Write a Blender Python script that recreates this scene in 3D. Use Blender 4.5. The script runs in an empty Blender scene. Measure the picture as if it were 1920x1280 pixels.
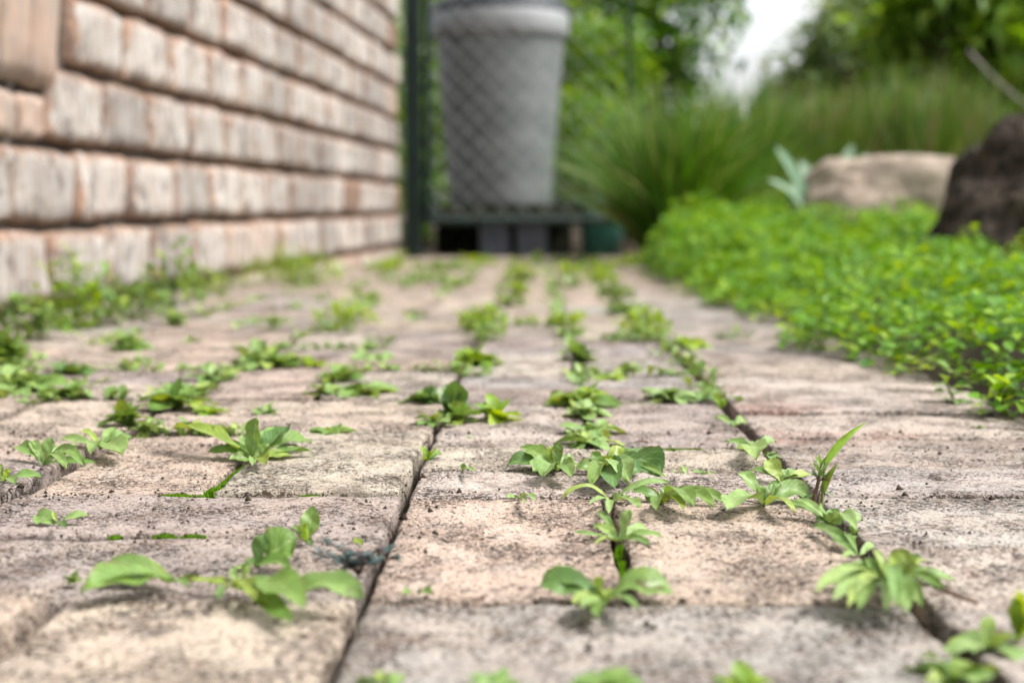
import bpy, math, random
import numpy as np
from mathutils import Vector, Matrix

random.seed(7); rng = np.random.default_rng(7)
S = bpy.context.scene
C = S.collection
R = math.radians

# ------------------------------------------------------------------ camera
F = 2700.0            # focal length in photo pixels (1920 wide)
CH = 0.145            # camera height above the paving
PITCH = math.atan((640 - 388) / F)
YAW = math.atan(40 / F)
cam_d = bpy.data.cameras.new('camera'); cam = bpy.data.objects.new('camera', cam_d); C.objects.link(cam)
cam_d.sensor_width = 36; cam_d.lens = 36 * F / 1920
cam_d.clip_start = 0.02; cam_d.clip_end = 1000
cam.location = (0, 0, CH)
cam.rotation_euler = (math.pi / 2 - PITCH, 0, YAW)
cam_d.dof.use_dof = True; cam_d.dof.focus_distance = 0.735; cam_d.dof.aperture_fstop = 6.8
cam_d.dof.aperture_blades = 0
S.camera = cam

# ------------------------------------------------------------------ sky, sun, exposure (bright overcast)
SUN_EL, SUN_AZ = R(56), R(100)         # azimuth clockwise from +Y (path direction): from the right
w = bpy.data.worlds.new('World'); S.world = w; w.use_nodes = True
nt = w.node_tree; nt.nodes.clear()
sky = nt.nodes.new('ShaderNodeTexSky'); sky.sky_type = 'NISHITA'; sky.sun_disc = False
sky.sun_elevation = SUN_EL; sky.sun_rotation = SUN_AZ; sky.dust_density = 4.0; sky.air_density = 1.0
hs = nt.nodes.new('ShaderNodeHueSaturation'); hs.inputs['Saturation'].default_value = 0.16
bg = nt.nodes.new('ShaderNodeBackground'); bg.inputs['Strength'].default_value = 0.105
wo = nt.nodes.new('ShaderNodeOutputWorld')
nt.links.new(sky.outputs[0], hs.inputs['Color']); nt.links.new(hs.outputs[0], bg.inputs[0]); nt.links.new(bg.outputs[0], wo.inputs[0])
sun_d = bpy.data.lights.new('sun', 'SUN'); sun_d.energy = 1.5; sun_d.angle = R(12); sun_d.color = (1, .975, .94)
sun = bpy.data.objects.new('sun', sun_d); C.objects.link(sun)
sdir = Vector((math.sin(SUN_AZ) * math.cos(SUN_EL), math.cos(SUN_AZ) * math.cos(SUN_EL), math.sin(SUN_EL)))
sun.rotation_euler = sdir.to_track_quat('Z', 'Y').to_euler(); sun.location = (3, 3, 6)
S.view_settings.view_transform = 'Standard'; S.view_settings.look = 'None'
S.view_settings.exposure = 1.72; S.view_settings.gamma = 1.0
S.render.engine = 'CYCLES'
S.cycles.max_bounces = 8; S.cycles.transparent_max_bounces = 8

# ------------------------------------------------------------------ pixel -> direction helpers
RM = Matrix.Rotation(YAW, 3, 'Z') @ Matrix.Rotation(math.pi / 2 - PITCH, 3, 'X')
CAM = Vector((0, 0, CH))
def ray(px, py): return RM @ Vector(((px - 960) / F, -(py - 640) / F, -1.0))
def at(px, py, Y):                       # point seen at the pixel, at distance Y down the path
    d = ray(px, py); return CAM + d * (Y / d.y)
def gz(Y): return -0.0125 * max(0.0, Y - 1.4)
def gp(px, py, h=0.0):                   # point on the paving (plus h) under the pixel
    d = ray(px, py); z = h
    for _ in range(12):
        t = (z - CH) / d.z; Y = d.y * t; z = gz(Y) + h
    return CAM + d * t

# ------------------------------------------------------------------ helpers: objects
def tag(o, label=None, cat=None, group=None, kind=None):
    if label: o['label'] = label
    if cat: o['category'] = cat
    if group: o['group'] = group
    if kind: o['kind'] = kind
    return o
def empty(name, loc):
    o = bpy.data.objects.new(name, None); o.location = loc; o.empty_display_size = .01; C.objects.link(o); return o
def mesh_obj(name, verts, faces, mat, parent=None, smooth=True, loc=None, uv=None):
    me = bpy.data.meshes.new(name); me.from_pydata([tuple(v) for v in verts], [], [tuple(f) for f in faces])
    if smooth: me.polygons.foreach_set('use_smooth', [True] * len(me.polygons))
    if uv is not None:
        l = me.uv_layers.new(name='UVMap'); li = np.empty(len(me.loops), np.int32); me.loops.foreach_get('vertex_index', li)
        l.data.foreach_set('uv', np.asarray(uv, np.float32)[li].ravel())
    me.materials.append(mat); me.update()
    return link(name, me, parent, loc)
def link(name, me, parent=None, loc=None):
    o = bpy.data.objects.new(name, me); C.objects.link(o)
    if loc is not None: o.location = loc
    if parent is not None: o.parent = parent
    return o
def np_mesh(name, V, Fq, mat, uv=None, smooth=True):   # quads, fast
    me = bpy.data.meshes.new(name); V = np.asarray(V, np.float32); Fq = np.asarray(Fq, np.int32); k = Fq.shape[1]
    me.vertices.add(len(V)); me.vertices.foreach_set('co', V.ravel())
    me.loops.add(Fq.size); me.loops.foreach_set('vertex_index', Fq.ravel())
    me.polygons.add(len(Fq)); me.polygons.foreach_set('loop_start', np.arange(0, Fq.size, k, dtype=np.int32))
    me.polygons.foreach_set('loop_total', np.full(len(Fq), k, np.int32))
    if smooth: me.polygons.foreach_set('use_smooth', np.ones(len(Fq), bool))
    if uv is not None:
        l = me.uv_layers.new(name='UVMap'); l.data.foreach_set('uv', np.asarray(uv, np.float32)[Fq.ravel()].ravel())
    me.materials.append(mat); me.update(calc_edges=True); me.validate()
    return me

def vn(P, seed=0):                        # vectorised value noise, -1..1
    P = np.asarray(P, np.float64); i = np.floor(P).astype(np.int64); f = P - i; f = f * f * (3 - 2 * f)
    def h(a, b, c):
        n = (a * 374761393 + b * 668265263 + c * 2147483647 + seed * 974711) & 0x7fffffff
        n = ((n ^ (n >> 13)) * 1274126177) & 0x7fffffff
        return ((n ^ (n >> 16)) & 0xffff) / 32767.5 - 1
    r = 0
    for dx in (0, 1):
        for dy in (0, 1):
            for dz in (0, 1):
                wt = (f[..., 0] if dx else 1 - f[..., 0]) * (f[..., 1] if dy else 1 - f[..., 1]) * (f[..., 2] if dz else 1 - f[..., 2])
                r = r + wt * h(i[..., 0] + dx, i[..., 1] + dy, i[..., 2] + dz)
    return r

# ------------------------------------------------------------------ materials
ALB = 0.78      # all base colours were picked a little high; bring them to real-world values
class NT:
    def __init__(s, name):
        s.m = bpy.data.materials.new(name); s.m.use_nodes = True; s.t = s.m.node_tree; s.t.nodes.clear()
    def n(s, typ, **kw):
        nd = s.t.nodes.new(typ)
        for k, v in kw.items(): setattr(nd, k, v)
        return nd
    def l(s, a, b): s.t.links.new(a, b)
    def pos(s): return s.n('ShaderNodeNewGeometry').outputs['Position']
    def noise(s, vec, scale, detail=2, rough=.5, dist=0.0):
        nd = s.n('ShaderNodeTexNoise'); nd.inputs['Scale'].default_value = scale; nd.inputs['Detail'].default_value = detail
        nd.inputs['Roughness'].default_value = rough; nd.inputs['Distortion'].default_value = dist
        s.l(vec, nd.inputs['Vector']); return nd.outputs['Fac']
    def vmul(s, vec, v):
        nd = s.n('ShaderNodeVectorMath', operation='MULTIPLY'); s.l(vec, nd.inputs[0]); nd.inputs[1].default_value = v; return nd.outputs[0]
    def ramp(s, fac, a, b, lo=0.0, hi=1.0):
        nd = s.n('ShaderNodeMapRange', clamp=True); nd.interpolation_type = 'SMOOTHSTEP'
        for k, v in ((1, a), (2, b), (3, lo), (4, hi)): nd.inputs[k].default_value = v
        s.l(fac, nd.inputs[0]); return nd.outputs[0]
    def math(s, op, a, b=None):
        nd = s.n('ShaderNodeMath', operation=op)
        for i, v in enumerate((a, b)):
            if v is None: continue
            if isinstance(v, (int, float)): nd.inputs[i].default_value = v
            else: s.l(v, nd.inputs[i])
        return nd.outputs[0]
    def mix(s, fac, a, b, mode='MIX'):
        nd = s.n('ShaderNodeMix', data_type='RGBA', blend_type=mode)
        for i, v in ((0, fac), (6, a), (7, b)):
            if isinstance(v, (int, float)): nd.inputs[i].default_value = v
            elif isinstance(v, tuple): nd.inputs[i].default_value = (*v, 1)
            else: s.l(v, nd.inputs[i])
        return nd.outputs[2]
    def out(s, col, rough=.85, bump=None, bstr=.5, bdist=.002, spec=.3, metal=0.0):
        p = s.n('ShaderNodeBsdfPrincipled'); o = s.n('ShaderNodeOutputMaterial')
        col = s.mix(1.0, col, (ALB, ALB, ALB), 'MULTIPLY')
        s.l(col, p.inputs['Base Color'])
        if isinstance(rough, (int, float)): p.inputs['Roughness'].default_value = rough
        else: s.l(rough, p.inputs['Roughness'])
        p.inputs['Specular IOR Level'].default_value = spec; p.inputs['Metallic'].default_value = metal
        if bump is not None:
            b = s.n('ShaderNodeBump'); b.inputs['Strength'].default_value = bstr; b.inputs['Distance'].default_value = bdist
            s.l(bump, b.inputs['Height']); s.l(b.outputs[0], p.inputs['Normal'])
        s.l(p.outputs[0], o.inputs[0]); s.p = p; return s.m

def mat_paver():
    t = NT('fired_clay_paver'); P = t.pos()
    oc = t.n('ShaderNodeObjectInfo'); base = oc.outputs['Color']
    big = t.noise(P, 14, 3, .6); mid = t.noise(P, 55, 4, .6); fine = t.noise(P, 420, 3, .6); grit = t.noise(P, 1500, 2, .6)
    col = t.mix(t.ramp(big, .35, .7), base, t.mix(.4, base, (.44, .33, .255)))
    col = t.mix(t.ramp(mid, .45, .72, 0, .4), col, (.40, .365, .33))           # grey lichen film
    stain = t.math('MULTIPLY', t.ramp(t.noise(P, 21, 4, .65, .4), .50, .64), t.ramp(t.noise(P, 150, 3, .6), .36, .60))
    col = t.mix(t.math('MULTIPLY', stain, .5), col, (.085, .062, .06))         # purplish dark stains
    v = t.n('ShaderNodeMapRange', clamp=False); t.l(fine, v.inputs[0]); v.inputs[3].default_value = .80; v.inputs[4].default_value = 1.2
    col = t.mix(1.0, col, v.outputs[0], 'MULTIPLY')
    pale = t.ramp(t.noise(P, 520, 2, .5), .63, .72, 0, .55); col = t.mix(pale, col, (.62, .53, .45))
    dens = t.ramp(t.noise(P, 26, 3, .6), .32, .68, -.05, .05)
    pn = t.math('ADD', t.noise(P, 380, 4, .72, .6), dens)
    pit = t.ramp(pn, .535, .57)
    pit2 = t.ramp(t.math('ADD', t.noise(t.vmul(P, (1, 1, 1)), 820, 2, .6), dens), .54, .59)
    pits = t.math('MAXIMUM', pit, t.math('MULTIPLY', pit2, .8))
    pcol = t.mix(t.ramp(t.noise(P, 90, 2), .4, .65), (.022, .017, .015), (.095, .058, .04))
    col = t.mix(t.math('MULTIPLY', pits, .96), col, pcol)
    red = t.n('ShaderNodeAttribute'); red.attribute_name = 'red'
    rm = t.math('MULTIPLY', red.outputs['Fac'], t.ramp(t.noise(t.vmul(P, (30, 160, 60)), 1, 4, .7), .42, .62))
    col = t.mix(t.math('MULTIPLY', rm, .45), col, (.40, .15, .12))
    dirt = t.n('ShaderNodeAttribute'); dirt.attribute_name = 'edge'
    dm = t.math('MULTIPLY', dirt.outputs['Fac'], t.ramp(t.noise(P, 120, 3, .7), .40, .62))
    col = t.mix(t.math('MULTIPLY', dm, .4), col, (.09, .065, .045))
    h = t.math('SUBTRACT', t.math('ADD', t.math('MULTIPLY', fine, .35), t.math('MULTIPLY', grit, .18)), pits)
    return t.out(col, .92, h, .7, .0012, .2)

def mat_wallbrick():
    t = NT('limewashed_brick'); g = t.n('ShaderNodeTexCoord'); P = t.pos(); O = g.outputs['Object']
    oc = t.n('ShaderNodeObjectInfo'); rnd = oc.outputs['Random']
    sh = t.n('ShaderNodeVectorMath', operation='ADD'); t.l(P, sh.inputs[0]); t.l(rnd, sh.inputs[1]); Q = sh.outputs[0]
    clay = t.mix(t.ramp(t.noise(Q, 22, 3), .35, .65), (.45, .30, .215), (.30, .19, .14))
    clay = t.mix(t.ramp(t.noise(Q, 160, 3, .7), .5, .68, 0, .7), clay, (.17, .11, .08))
    wash = t.mix(t.ramp(t.noise(t.vmul(Q, (60, 60, 13)), 1, 3, .6), .38, .7), (.53, .49, .45), (.37, .31, .265))
    ed = t.n('ShaderNodeAttribute'); ed.attribute_name = 'edge'
    m = t.math('ADD', ed.outputs['Fac'], t.math('MULTIPLY', t.math('SUBTRACT', t.noise(Q, 38, 4, .68), .5), 2.6))
    wf = t.math('MULTIPLY', t.ramp(m, .42, .80, 1, 0), t.ramp(rnd, .02, .08))
    col = t.mix(wf, clay, wash)
    r3 = t.math('FRACT', t.math('MULTIPLY', rnd, 17.3)); bv = t.ramp(r3, 0, 1, .66, 1.06); col = t.mix(1.0, col, bv, 'MULTIPLY')
    st = t.ramp(t.noise(t.vmul(Q, (30, 30, 16)), 1, 4, .65),   .50, .64, 0, .85)
    col = t.mix(st, col, (.16, .13, .115))
    col = t.mix(t.ramp(t.noise(t.vmul(Q, (170, 170, 45)), 1, 3, .65), .56, .7, 0, .5), col, (.25, .19, .155))
    h = t.math('ADD', t.noise(Q, 70, 4, .65), t.math('MULTIPLY', t.noise(Q, 350, 2), .3))
    return t.out(col, .93, h, .8, .006, .15)

def mat_simple(name, c1, c2, scale, rough=.9, detail=4, bstr=.6, bdist=.004, spec=.2, stretch=(1, 1, 1), metal=0.0):
    t = NT(name); P = t.vmul(t.pos(), stretch); n = t.noise(P, scale, detail, .65)
    col = t.mix(t.ramp(n, .35, .66), c1, c2)
    return t.out(col, rough, t.noise(P, scale * 3, 4, .7), bstr, bdist, spec, metal)

def mat_leaf(name, c1, c2, c3=None, trans=.35, rough=.5, spec=.35, vein=.25, blemish=0.0, fuzz=0.0):
    t = NT(name); g = t.n('ShaderNodeNewGeometry'); oi = t.n('ShaderNodeObjectInfo')
    r = t.math('FRACT', t.math('ADD', g.outputs['Random Per Island'], oi.outputs['Random']))
    col = t.mix(r, c1, c2)
    r2 = t.math('FRACT', t.math('MULTIPLY', r, 7.31))
    if c3: col = t.mix(t.ramp(r2, .72, .9), col, c3)
    uv = t.n('ShaderNodeUVMap'); sx = t.n('ShaderNodeSeparateXYZ'); t.l(uv.outputs[0], sx.inputs[0])
    d = t.math('ABSOLUTE', t.math('SUBTRACT', sx.outputs[0], .5))
    if vein:
        mid = t.ramp(d, .0, .055, 1, 0)
        sv = t.math('SINE', t.math('MULTIPLY', t.math('SUBTRACT', sx.outputs[1], t.math('MULTIPLY', d, .55)), 58))
        svm = t.math('MULTIPLY', t.ramp(sv, .7, 1), .55)
        col = t.mix(t.math('MULTIPLY', t.math('MAXIMUM', mid, svm), vein), col, (.45, .55, .24))
    n = t.noise(g.outputs['Position'], 160, 3, .6)
    v = t.n('ShaderNodeMapRange', clamp=False); t.l(n, v.inputs[0]); v.inputs[3].default_value = .55; v.inputs[4].default_value = 1.45
    col = t.mix(1.0, col, v.outputs[0], 'MULTIPLY')
    if blemish:
        eb = t.math('MULTIPLY', t.ramp(d, .40, .5), t.ramp(t.noise(g.outputs['Position'], 90, 2), .5, .62)); col = t.mix(t.math('MULTIPLY', eb, blemish), col, (.20, .13, .05))
        b = t.math('MULTIPLY', t.ramp(t.noise(g.outputs['Position'], 120, 3, .6), .58, .68), t.ramp(r2, .15, .4))
        col = t.mix(t.math('MULTIPLY', b, blemish), col, (.10, .07, .03))
    if fuzz:
        col = t.mix(t.math('MULTIPLY', t.ramp(t.noise(g.outputs['Position'], 1900, 2), .5, .7), fuzz), col, (.55, .62, .45))
    t.out(col, rough, t.noise(g.outputs['Position'], 300, 3), .35, .001, spec)
    tr = t.n('ShaderNodeBsdfTranslucent'); hv = t.n('ShaderNodeHueSaturation'); hv.inputs['Hue'].default_value = .475
    hv.inputs['Saturation'].default_value = 1.15; hv.inputs['Value'].default_value = 1.2 * ALB; t.l(col, hv.inputs['Color']); t.l(hv.outputs[0], tr.inputs[0])
    mx = t.n('ShaderNodeMixShader'); mx.inputs[0].default_value = trans
    o = [n for n in t.t.nodes if n.type == 'OUTPUT_MATERIAL'][0]
    t.l(t.p.outputs[0], mx.inputs[1]); t.l(tr.outputs[0], mx.inputs[2]); t.l(mx.outputs[0], o.inputs[0])
    return t.m

M = {}
M['paver'] = mat_paver(); M['wallbrick'] = mat_wallbrick()
M['soil'] = mat_simple('joint_soil', (.035, .024, .016), (.085, .06, .04), 180)
M['mortar'] = mat_simple('mortar', (.06, .052, .046), (.12, .105, .092), 120)
M['sillbrick'] = mat_simple('bare_clay_brick', (.46, .33, .255), (.36, .29, .245), 26, bdist=.005, stretch=(1.6, 1.6, .6))
M['cud'] = mat_leaf('downy_weed_leaf', (.13, .26, .045), (.26, .39, .11), (.30, .40, .07), .24, .5, .38, .5, .5, .16)
M['broad'] = mat_leaf('broad_weed_leaf', (.115, .24, .035), (.22, .355, .08), (.28, .38, .05), .34, .4, .42, .48, .75)
M['dark'] = mat_leaf('dark_weed_leaf', (.075, .17, .035), (.13, .25, .06), (.19, .30, .05), .28, .45, .4, .3, .5)
M['bright'] = mat_leaf('bright_weed_leaf', (.23, .39, .03), (.33, .46, .05), (.17, .32, .04), .42, .45, .35, .15)
M['purple'] = mat_leaf('purple_spurge_leaf', (.045, .085, .08), (.09, .15, .15), (.10, .045, .06), .2, .45, .35, .1)
M['cover'] = mat_leaf('ground_cover_leaf', (.045, .17, .006), (.17, .40, .012), (.32, .53, .025), .36, .42, .4, .1)
M['blade'] = mat_leaf('grass_blade', (.17, .38, .02), (.28, .46, .04), None, .4, .4, .4, .2)
M['tussock'] = mat_leaf('tussock_blade', (.03, .12, .010), (.11, .26, .025), (.32, .36, .11), .3, .4, .4, 0)
M['reed'] = mat_leaf('reed_blade', (.07, .16, .02), (.16, .27, .05), (.30, .23, .11), .3, .5, .35, 0)
M['tree_dark'] = mat_leaf('dark_tree_leaf', (.02, .08, .008), (.06, .20, .015), (.28, .48, .03), .4, .4, .45, 0)
M['tree_mid'] = mat_leaf('mid_tree_leaf', (.09, .24, .02), (.19, .36, .045), (.30, .46, .07), .45, .4, .45, 0)
M['tree_olive'] = mat_leaf('olive_tree_leaf', (.13, .22, .06), (.22, .31, .10), (.30, .38, .14), .4, .5, .35, 0)
M['tree_light'] = mat_leaf('light_shrub_leaf', (.16, .34, .035), (.30, .48, .08), (.42, .56, .12), .58, .4, .45, 0)
M['silver'] = mat_leaf('silver_leaf', (.16, .28, .17), (.25, .37, .25), None, .2, .5, .4, .2)
M['stem'] = mat_simple('weed_stem', (.20, .28, .07), (.30, .33, .12), 300)
M['stem_brown'] = mat_simple('brown_stem', (.11, .06, .035), (.20, .12, .07), 300)
M['bark'] = mat_simple('bark', (.05, .035, .025), (.12, .09, .065), 30, stretch=(1, 1, .3))
M['bark_pale'] = mat_simple('pale_bark', (.26, .22, .19), (.38, .34, .30), 30)
M['moss'] = mat_leaf('moss_tuft', (.09, .22, .008), (.17, .36, .012), None, .2, .8, .1, 0)
M['rock_dark'] = mat_simple('dark_boulder_stone', (.022, .016, .012), (.15, .115, .085), 30, bdist=.03, bstr=1)
M['rock_tan'] = mat_simple('tan_rock_stone', (.27, .215, .17), (.44, .36, .285), 20, bdist=.01)
M['bin_rim'] = mat_simple('pale_grey_plastic', (.28, .29, .295), (.36, .37, .37), 9, rough=.5, spec=.4, bstr=.1)
M['bin'] = mat_simple('weathered_grey_plastic', (.135, .15, .148), (.215, .228, .225), 7, rough=.5, spec=.4, bstr=.1, stretch=(1, 1, 2.2))
M['bin_dark'] = mat_simple('dark_blue_grey_plastic', (.035, .042, .055), (.06, .07, .085), 9, rough=.5, spec=.4, bstr=.1)
M['gate'] = mat_simple('dark_green_paint', (.003, .014, .010), (.007, .026, .019), 20, rough=.5, spec=.4, bstr=.1)
M['wire'] = mat_simple('galvanised_wire', (.40, .41, .41), (.50, .51, .51), 40, rough=.5, spec=.5, bstr=.1)
M['block'] = mat_simple('dark_blue_grey_block', (.12, .13, .155), (.17, .18, .205), 20)
M['slab'] = mat_simple('olive_slab_and_shade', (.018, .022, .014), (.05, .055, .03), 16)  # slab's dark olive, also used for the painted shade beneath it
M['teal'] = mat_simple('teal_plastic', (.05, .22, .17), (.09, .30, .24), 12, rough=.5, spec=.4, bstr=.1)

# ------------------------------------------------------------------ ground
def rise(X, Y):
    b = np.clip((X - .37) / .05, 0, 1) * .012 + .05 * np.clip(X - .40, 0, 1.2)
    return b * np.clip((Y - .2) / .5, 0, 1)
def ground_z(X, Y):
    return -.0125 * np.clip(Y - 1.4, 0, 6) - .0135 + rise(X, Y)
def build_ground():
    ax = np.concatenate([np.linspace(-400, -8, 8), np.linspace(-5, -1, 9), np.arange(-.9, 3.0, .04), np.linspace(3.2, 8, 10), np.linspace(12, 400, 8)])
    ay = np.concatenate([np.linspace(-300, -3, 7), np.arange(-.6, 7.5, .05), np.linspace(8, 20, 12), np.linspace(30, 700, 8)])
    X, Y = np.meshgrid(ax, ay, indexing='ij')
    Z = ground_z(X, Y) + .004 * vn(np.stack([X * 30, Y * 30, X * 0], -1), 3) * (np.abs(X) < 8)
    V = np.stack([X, Y, Z], -1).reshape(-1, 3); nx, ny = X.shape
    idx = np.arange(nx * ny).reshape(nx, ny)
    Q = np.stack([idx[:-1, :-1], idx[1:, :-1], idx[1:, 1:], idx[:-1, 1:]], -1).reshape(-1, 4)
    o = link('ground', np_mesh('ground', V, Q, M['soil'])); o['kind'] = 'structure'
build_ground()

# ------------------------------------------------------------------ paving
path = tag(empty('brick_path', (0, 0, 0)), kind='structure')
def paver_mesh(x0, x1, y0, y1, T, step, seed, chip=1.0, red=None):
    """one paver: fine top grid with worn, chipped arrises and a skirt down the sides (local coords about its centre)"""
    cx, cy = (x0 + x1) / 2, (y0 + y1) / 2; hx, hy = (x1 - x0) / 2, (y1 - y0) / 2
    def axis(h):
        n = max(4, int(2 * h / step)); a = np.linspace(-h, h, n + 1)
        e = np.array([.0, .0006, .0016, .0034]) if step < .006 else np.array([0, .003])
        return np.unique(np.concatenate([a[(a > -h + .0065) & (a < h - .0065)], -h + e, h - e]))
    ax, ay = axis(hx), axis(hy); X, Y = np.meshgrid(ax, ay, indexing='ij')
    P = np.stack([X + cx, Y + cy, X * 0 + seed], -1)
    d = np.minimum(hx - np.abs(X), hy - np.abs(Y))
    r = .0021 + .0010 * vn(P * 60, seed) + chip * .003 * np.clip(vn(P * np.array([38, 38, 1]), seed + 5) - .38, 0, 1)
    r = np.clip(r, .0010, .010)
    k = np.clip(1 - d / r, 0, 1)
    Z = -r * (1 - np.sqrt(np.clip(1 - k * k, 0, 1))) * .8
    Z += .0007 * vn(P * 45, seed + 1) + .0005 * vn(P * 14, seed + 2) + .00028 * vn(P * 260, seed + 3)
    deep = np.clip(vn(P * 130, seed + 8) - .55, 0, 1) * .0028; Z -= deep
    nx, ny = X.shape
    inw = .0012 * vn(P * 80, seed + 4)
    bx = (np.abs(np.abs(X) - hx) < 1e-9) * np.sign(X); by = (np.abs(np.abs(Y) - hy) < 1e-9) * np.sign(Y)
    X2, Y2 = X + bx * inw, Y + by * inw
    V = np.stack([X2, Y2, Z], -1).reshape(-1, 3); idx = np.arange(nx * ny).reshape(nx, ny)
    Q = [np.stack([idx[:-1, :-1], idx[1:, :-1], idx[1:, 1:], idx[:-1, 1:]], -1).reshape(-1, 4)]
    loop = np.concatenate([idx[:, 0], idx[-1, 1:], idx[-2::-1, -1], idx[0, -2:0:-1]])
    rings = [loop]
    for zz in (-.012, -.025, -T):
        B = V[loop].copy(); B[:, 2] = zz
        B[:, :2] += (.0009 * vn(np.concatenate([B[:, :2] * 120, np.full((len(B), 1), zz * 200 + seed)], 1), seed))[:, None] * np.sign(B[:, :2])
        rings.append(len(V) + np.arange(len(loop))); V = np.concatenate([V, B])
    for a, b in zip(rings[:-1], rings[1:]):
        Q.append(np.stack([a, b, np.roll(b, -1), np.roll(a, -1)], -1))
    me = np_mesh('paver', V, np.concatenate(Q), M['paver'])
    e = np.zeros(len(V), np.float32); e[:nx * ny] = np.clip(1 - d / .010, 0, 1).ravel(); e[nx * ny:] = .9
    me.attributes.new('edge', 'FLOAT', 'POINT').data.foreach_set('value', e)
    if red:
        q = np.zeros(len(V), np.float32); yy = (V[:, 1] / hy + 1) / 2
        q[:] = np.clip(1 - np.abs(yy - red[0]) / red[1], 0, 1) * np.clip((red[2] - V[:, 0] / hx) * 2, 0, 1)
        me.attributes.new('red', 'FLOAT', 'POINT').data.foreach_set('value', q)
    return me, cx, cy

A_X, B_X, PW = -.0640, .1390, .203
TAN, PINK, GREY, MAUVE, PALE = (.50, .405, .325), (.505, .395, .31), (.40, .37, .335), (.37, .315, .28), (.50, .435, .365)
pav_i = [0]; far_parts = []
def paver(x0, x1, y0, y1, col, dz=0, tx=0, ty=0, chip=1.0, red=None):
    pav_i[0] += 1; i = pav_i[0]; yc = (y0 + y1) / 2
    step = .0026 if yc < 1.0 else (.005 if yc < 1.5 else (.012 if yc < 2.7 else .03))
    me, cx, cy = paver_mesh(x0, x1, y0, y1, .05, step, i, chip, red)
    j = lambda s: random.uniform(-s, s)
    z = gz(cy) + dz + j(.0008); rx, ry = ty + j(.004), tx + j(.005)
    if cy < 2.75:
        o = link('paver', me, path); o.location = (cx, cy, z); o.rotation_euler = (rx, ry, j(.006))
        k = 1 + j(.09); o.color = (col[0] * k, col[1] * k * (1 + j(.03)), col[2] * k * (1 + j(.05)), 1)
    else:
        me.transform(Matrix.Translation((cx, cy, z)) @ Matrix.Rotation(rx, 4, 'X') @ Matrix.Rotation(ry, 4, 'Y')); far_parts.append(me)

def column(x0, ys, start_header, cols, gapx=.0026):
    """ys: block boundaries along the path; blocks alternate header pair / two stretchers"""
    hd = start_header
    for bi in range(len(ys) - 1):
        y0, y1 = ys[bi], ys[bi + 1]; c = cols[bi] if bi < len(cols) else None
        g = random.uniform(.0008, .0022)
        pick = lambda k: (c[k] if c else random.choice([TAN, PINK, GREY, MAUVE, PALE, PALE, TAN]))
        if hd:
            xm = x0 + PW * (c[2] if c and len(c) > 2 else .5)
            paver(x0 + gapx, xm - random.uniform(.002, .004), y0 + g, y1 - g, pick(0))
            paver(xm + random.uniform(.002, .004), x0 + PW - gapx, y0 + g, y1 - g, pick(1))
        else:
            ym = (y0 + y1) / 2
            paver(x0 + gapx, x0 + PW - gapx, y0 + g, ym - .0008, pick(0))
            paver(x0 + gapx, x0 + PW - gapx, ym + .0008, y1 - g, pick(1))
        hd = not hd
def cont(ys, end=5.62):
    while ys[-1] < end: ys.append(ys[-1] + PW)
    return ys
column(A_X, cont([-.09, .115, .317, .519, .709, .862, 1.063, 1.235, 1.415]), False,
       [(GREY, GREY), (GREY, GREY), (GREY, GREY), (PINK, PINK), (PALE, PALE), (PALE, MAUVE), (MAUVE, GREY), (PALE, GREY), (GREY, MAUVE)])
# column left of joint A: hand-set near bricks, then regular
L1 = A_X - PW
column(L1, [-.09, .112, .314], True, [(TAN, TAN), (TAN, TAN)])
paver(L1 + .003, -.182, .317, .5235, TAN, .004, chip=.8); paver(-.172, A_X - .002, .317, .522, TAN, 0, .0, chip=.6)
paver(L1 + .003, A_X - .003, .5255, .6275, MAUVE, -.002); paver(L1 + .004, A_X - .003, .629, .7185, MAUVE, -.0005, .006, .004, 1.4)
paver(L1 + .010, L1 + .0985, .7195, .910, PINK, 0); paver(L1 + .1055, A_X - .004, .7205, .912, PALE, .0012, -.004, .002, 2.2)
column(L1, cont([.9145, 1.081, 1.273, 1.47]), False, [(TAN, TAN), (TAN, PALE), (TAN, MAUVE)])
L2 = L1 - PW
column(L2, cont([-.09, .112, .314, .519, .718, .9115, 1.081, 1.273, 1.47]), False,
       [(TAN, TAN)] * 3 + [(TAN, TAN), (MAUVE, TAN), (TAN, TAN), (PALE, MAUVE), (TAN, PINK), (TAN, TAN)])
column(L2 - PW, cont([.11, .315, .519, .718, .915, 1.085, 1.275, 1.47]), False, [])
column(L2 - 2 * PW, cont([1.275, 1.47], 3.2), True, [])
# right-hand border course: all stretchers across the path
ys = [.0, .105, .21, .313, .413, .511, .6096, .722, .8025, .905, 1.007, 1.12, 1.233]
while ys[-1] < 5.6: ys.append(ys[-1] + .1035)
for k in range(len(ys) - 1):
    rd = {9: (.1, .35, .2), 10: (.15, .4, -.1), 8: (.95, .25, -.1), 11: (.1, .4, -.5)}.get(k)
    paver(B_X + .006, B_X + PW - .002, ys[k] + .0008, ys[k + 1] - .0008, random.choice([GREY, GREY, PALE, MAUVE]), random.uniform(-.002, .002), red=rd)
def join_meshes(name, mats, mes):
    Vs, Fs, off = [], [], 0
    for me in mes:
        v = np.empty(len(me.vertices) * 3, np.float32); me.vertices.foreach_get('co', v); Vs.append(v.reshape(-1, 3))
        f = np.empty(len(me.loops), np.int32); me.loops.foreach_get('vertex_index', f); Fs.append(f.reshape(-1, 4) + off); off += len(me.vertices)
        bpy.data.meshes.remove(me)
    return np_mesh(name, np.concatenate(Vs), np.concatenate(Fs), mats)
o = link('far_paving', join_meshes('far_paving', M['paver'], far_parts), path); o.color = (.44, .355, .28, 1); o['kind'] = 'stuff'

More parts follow.
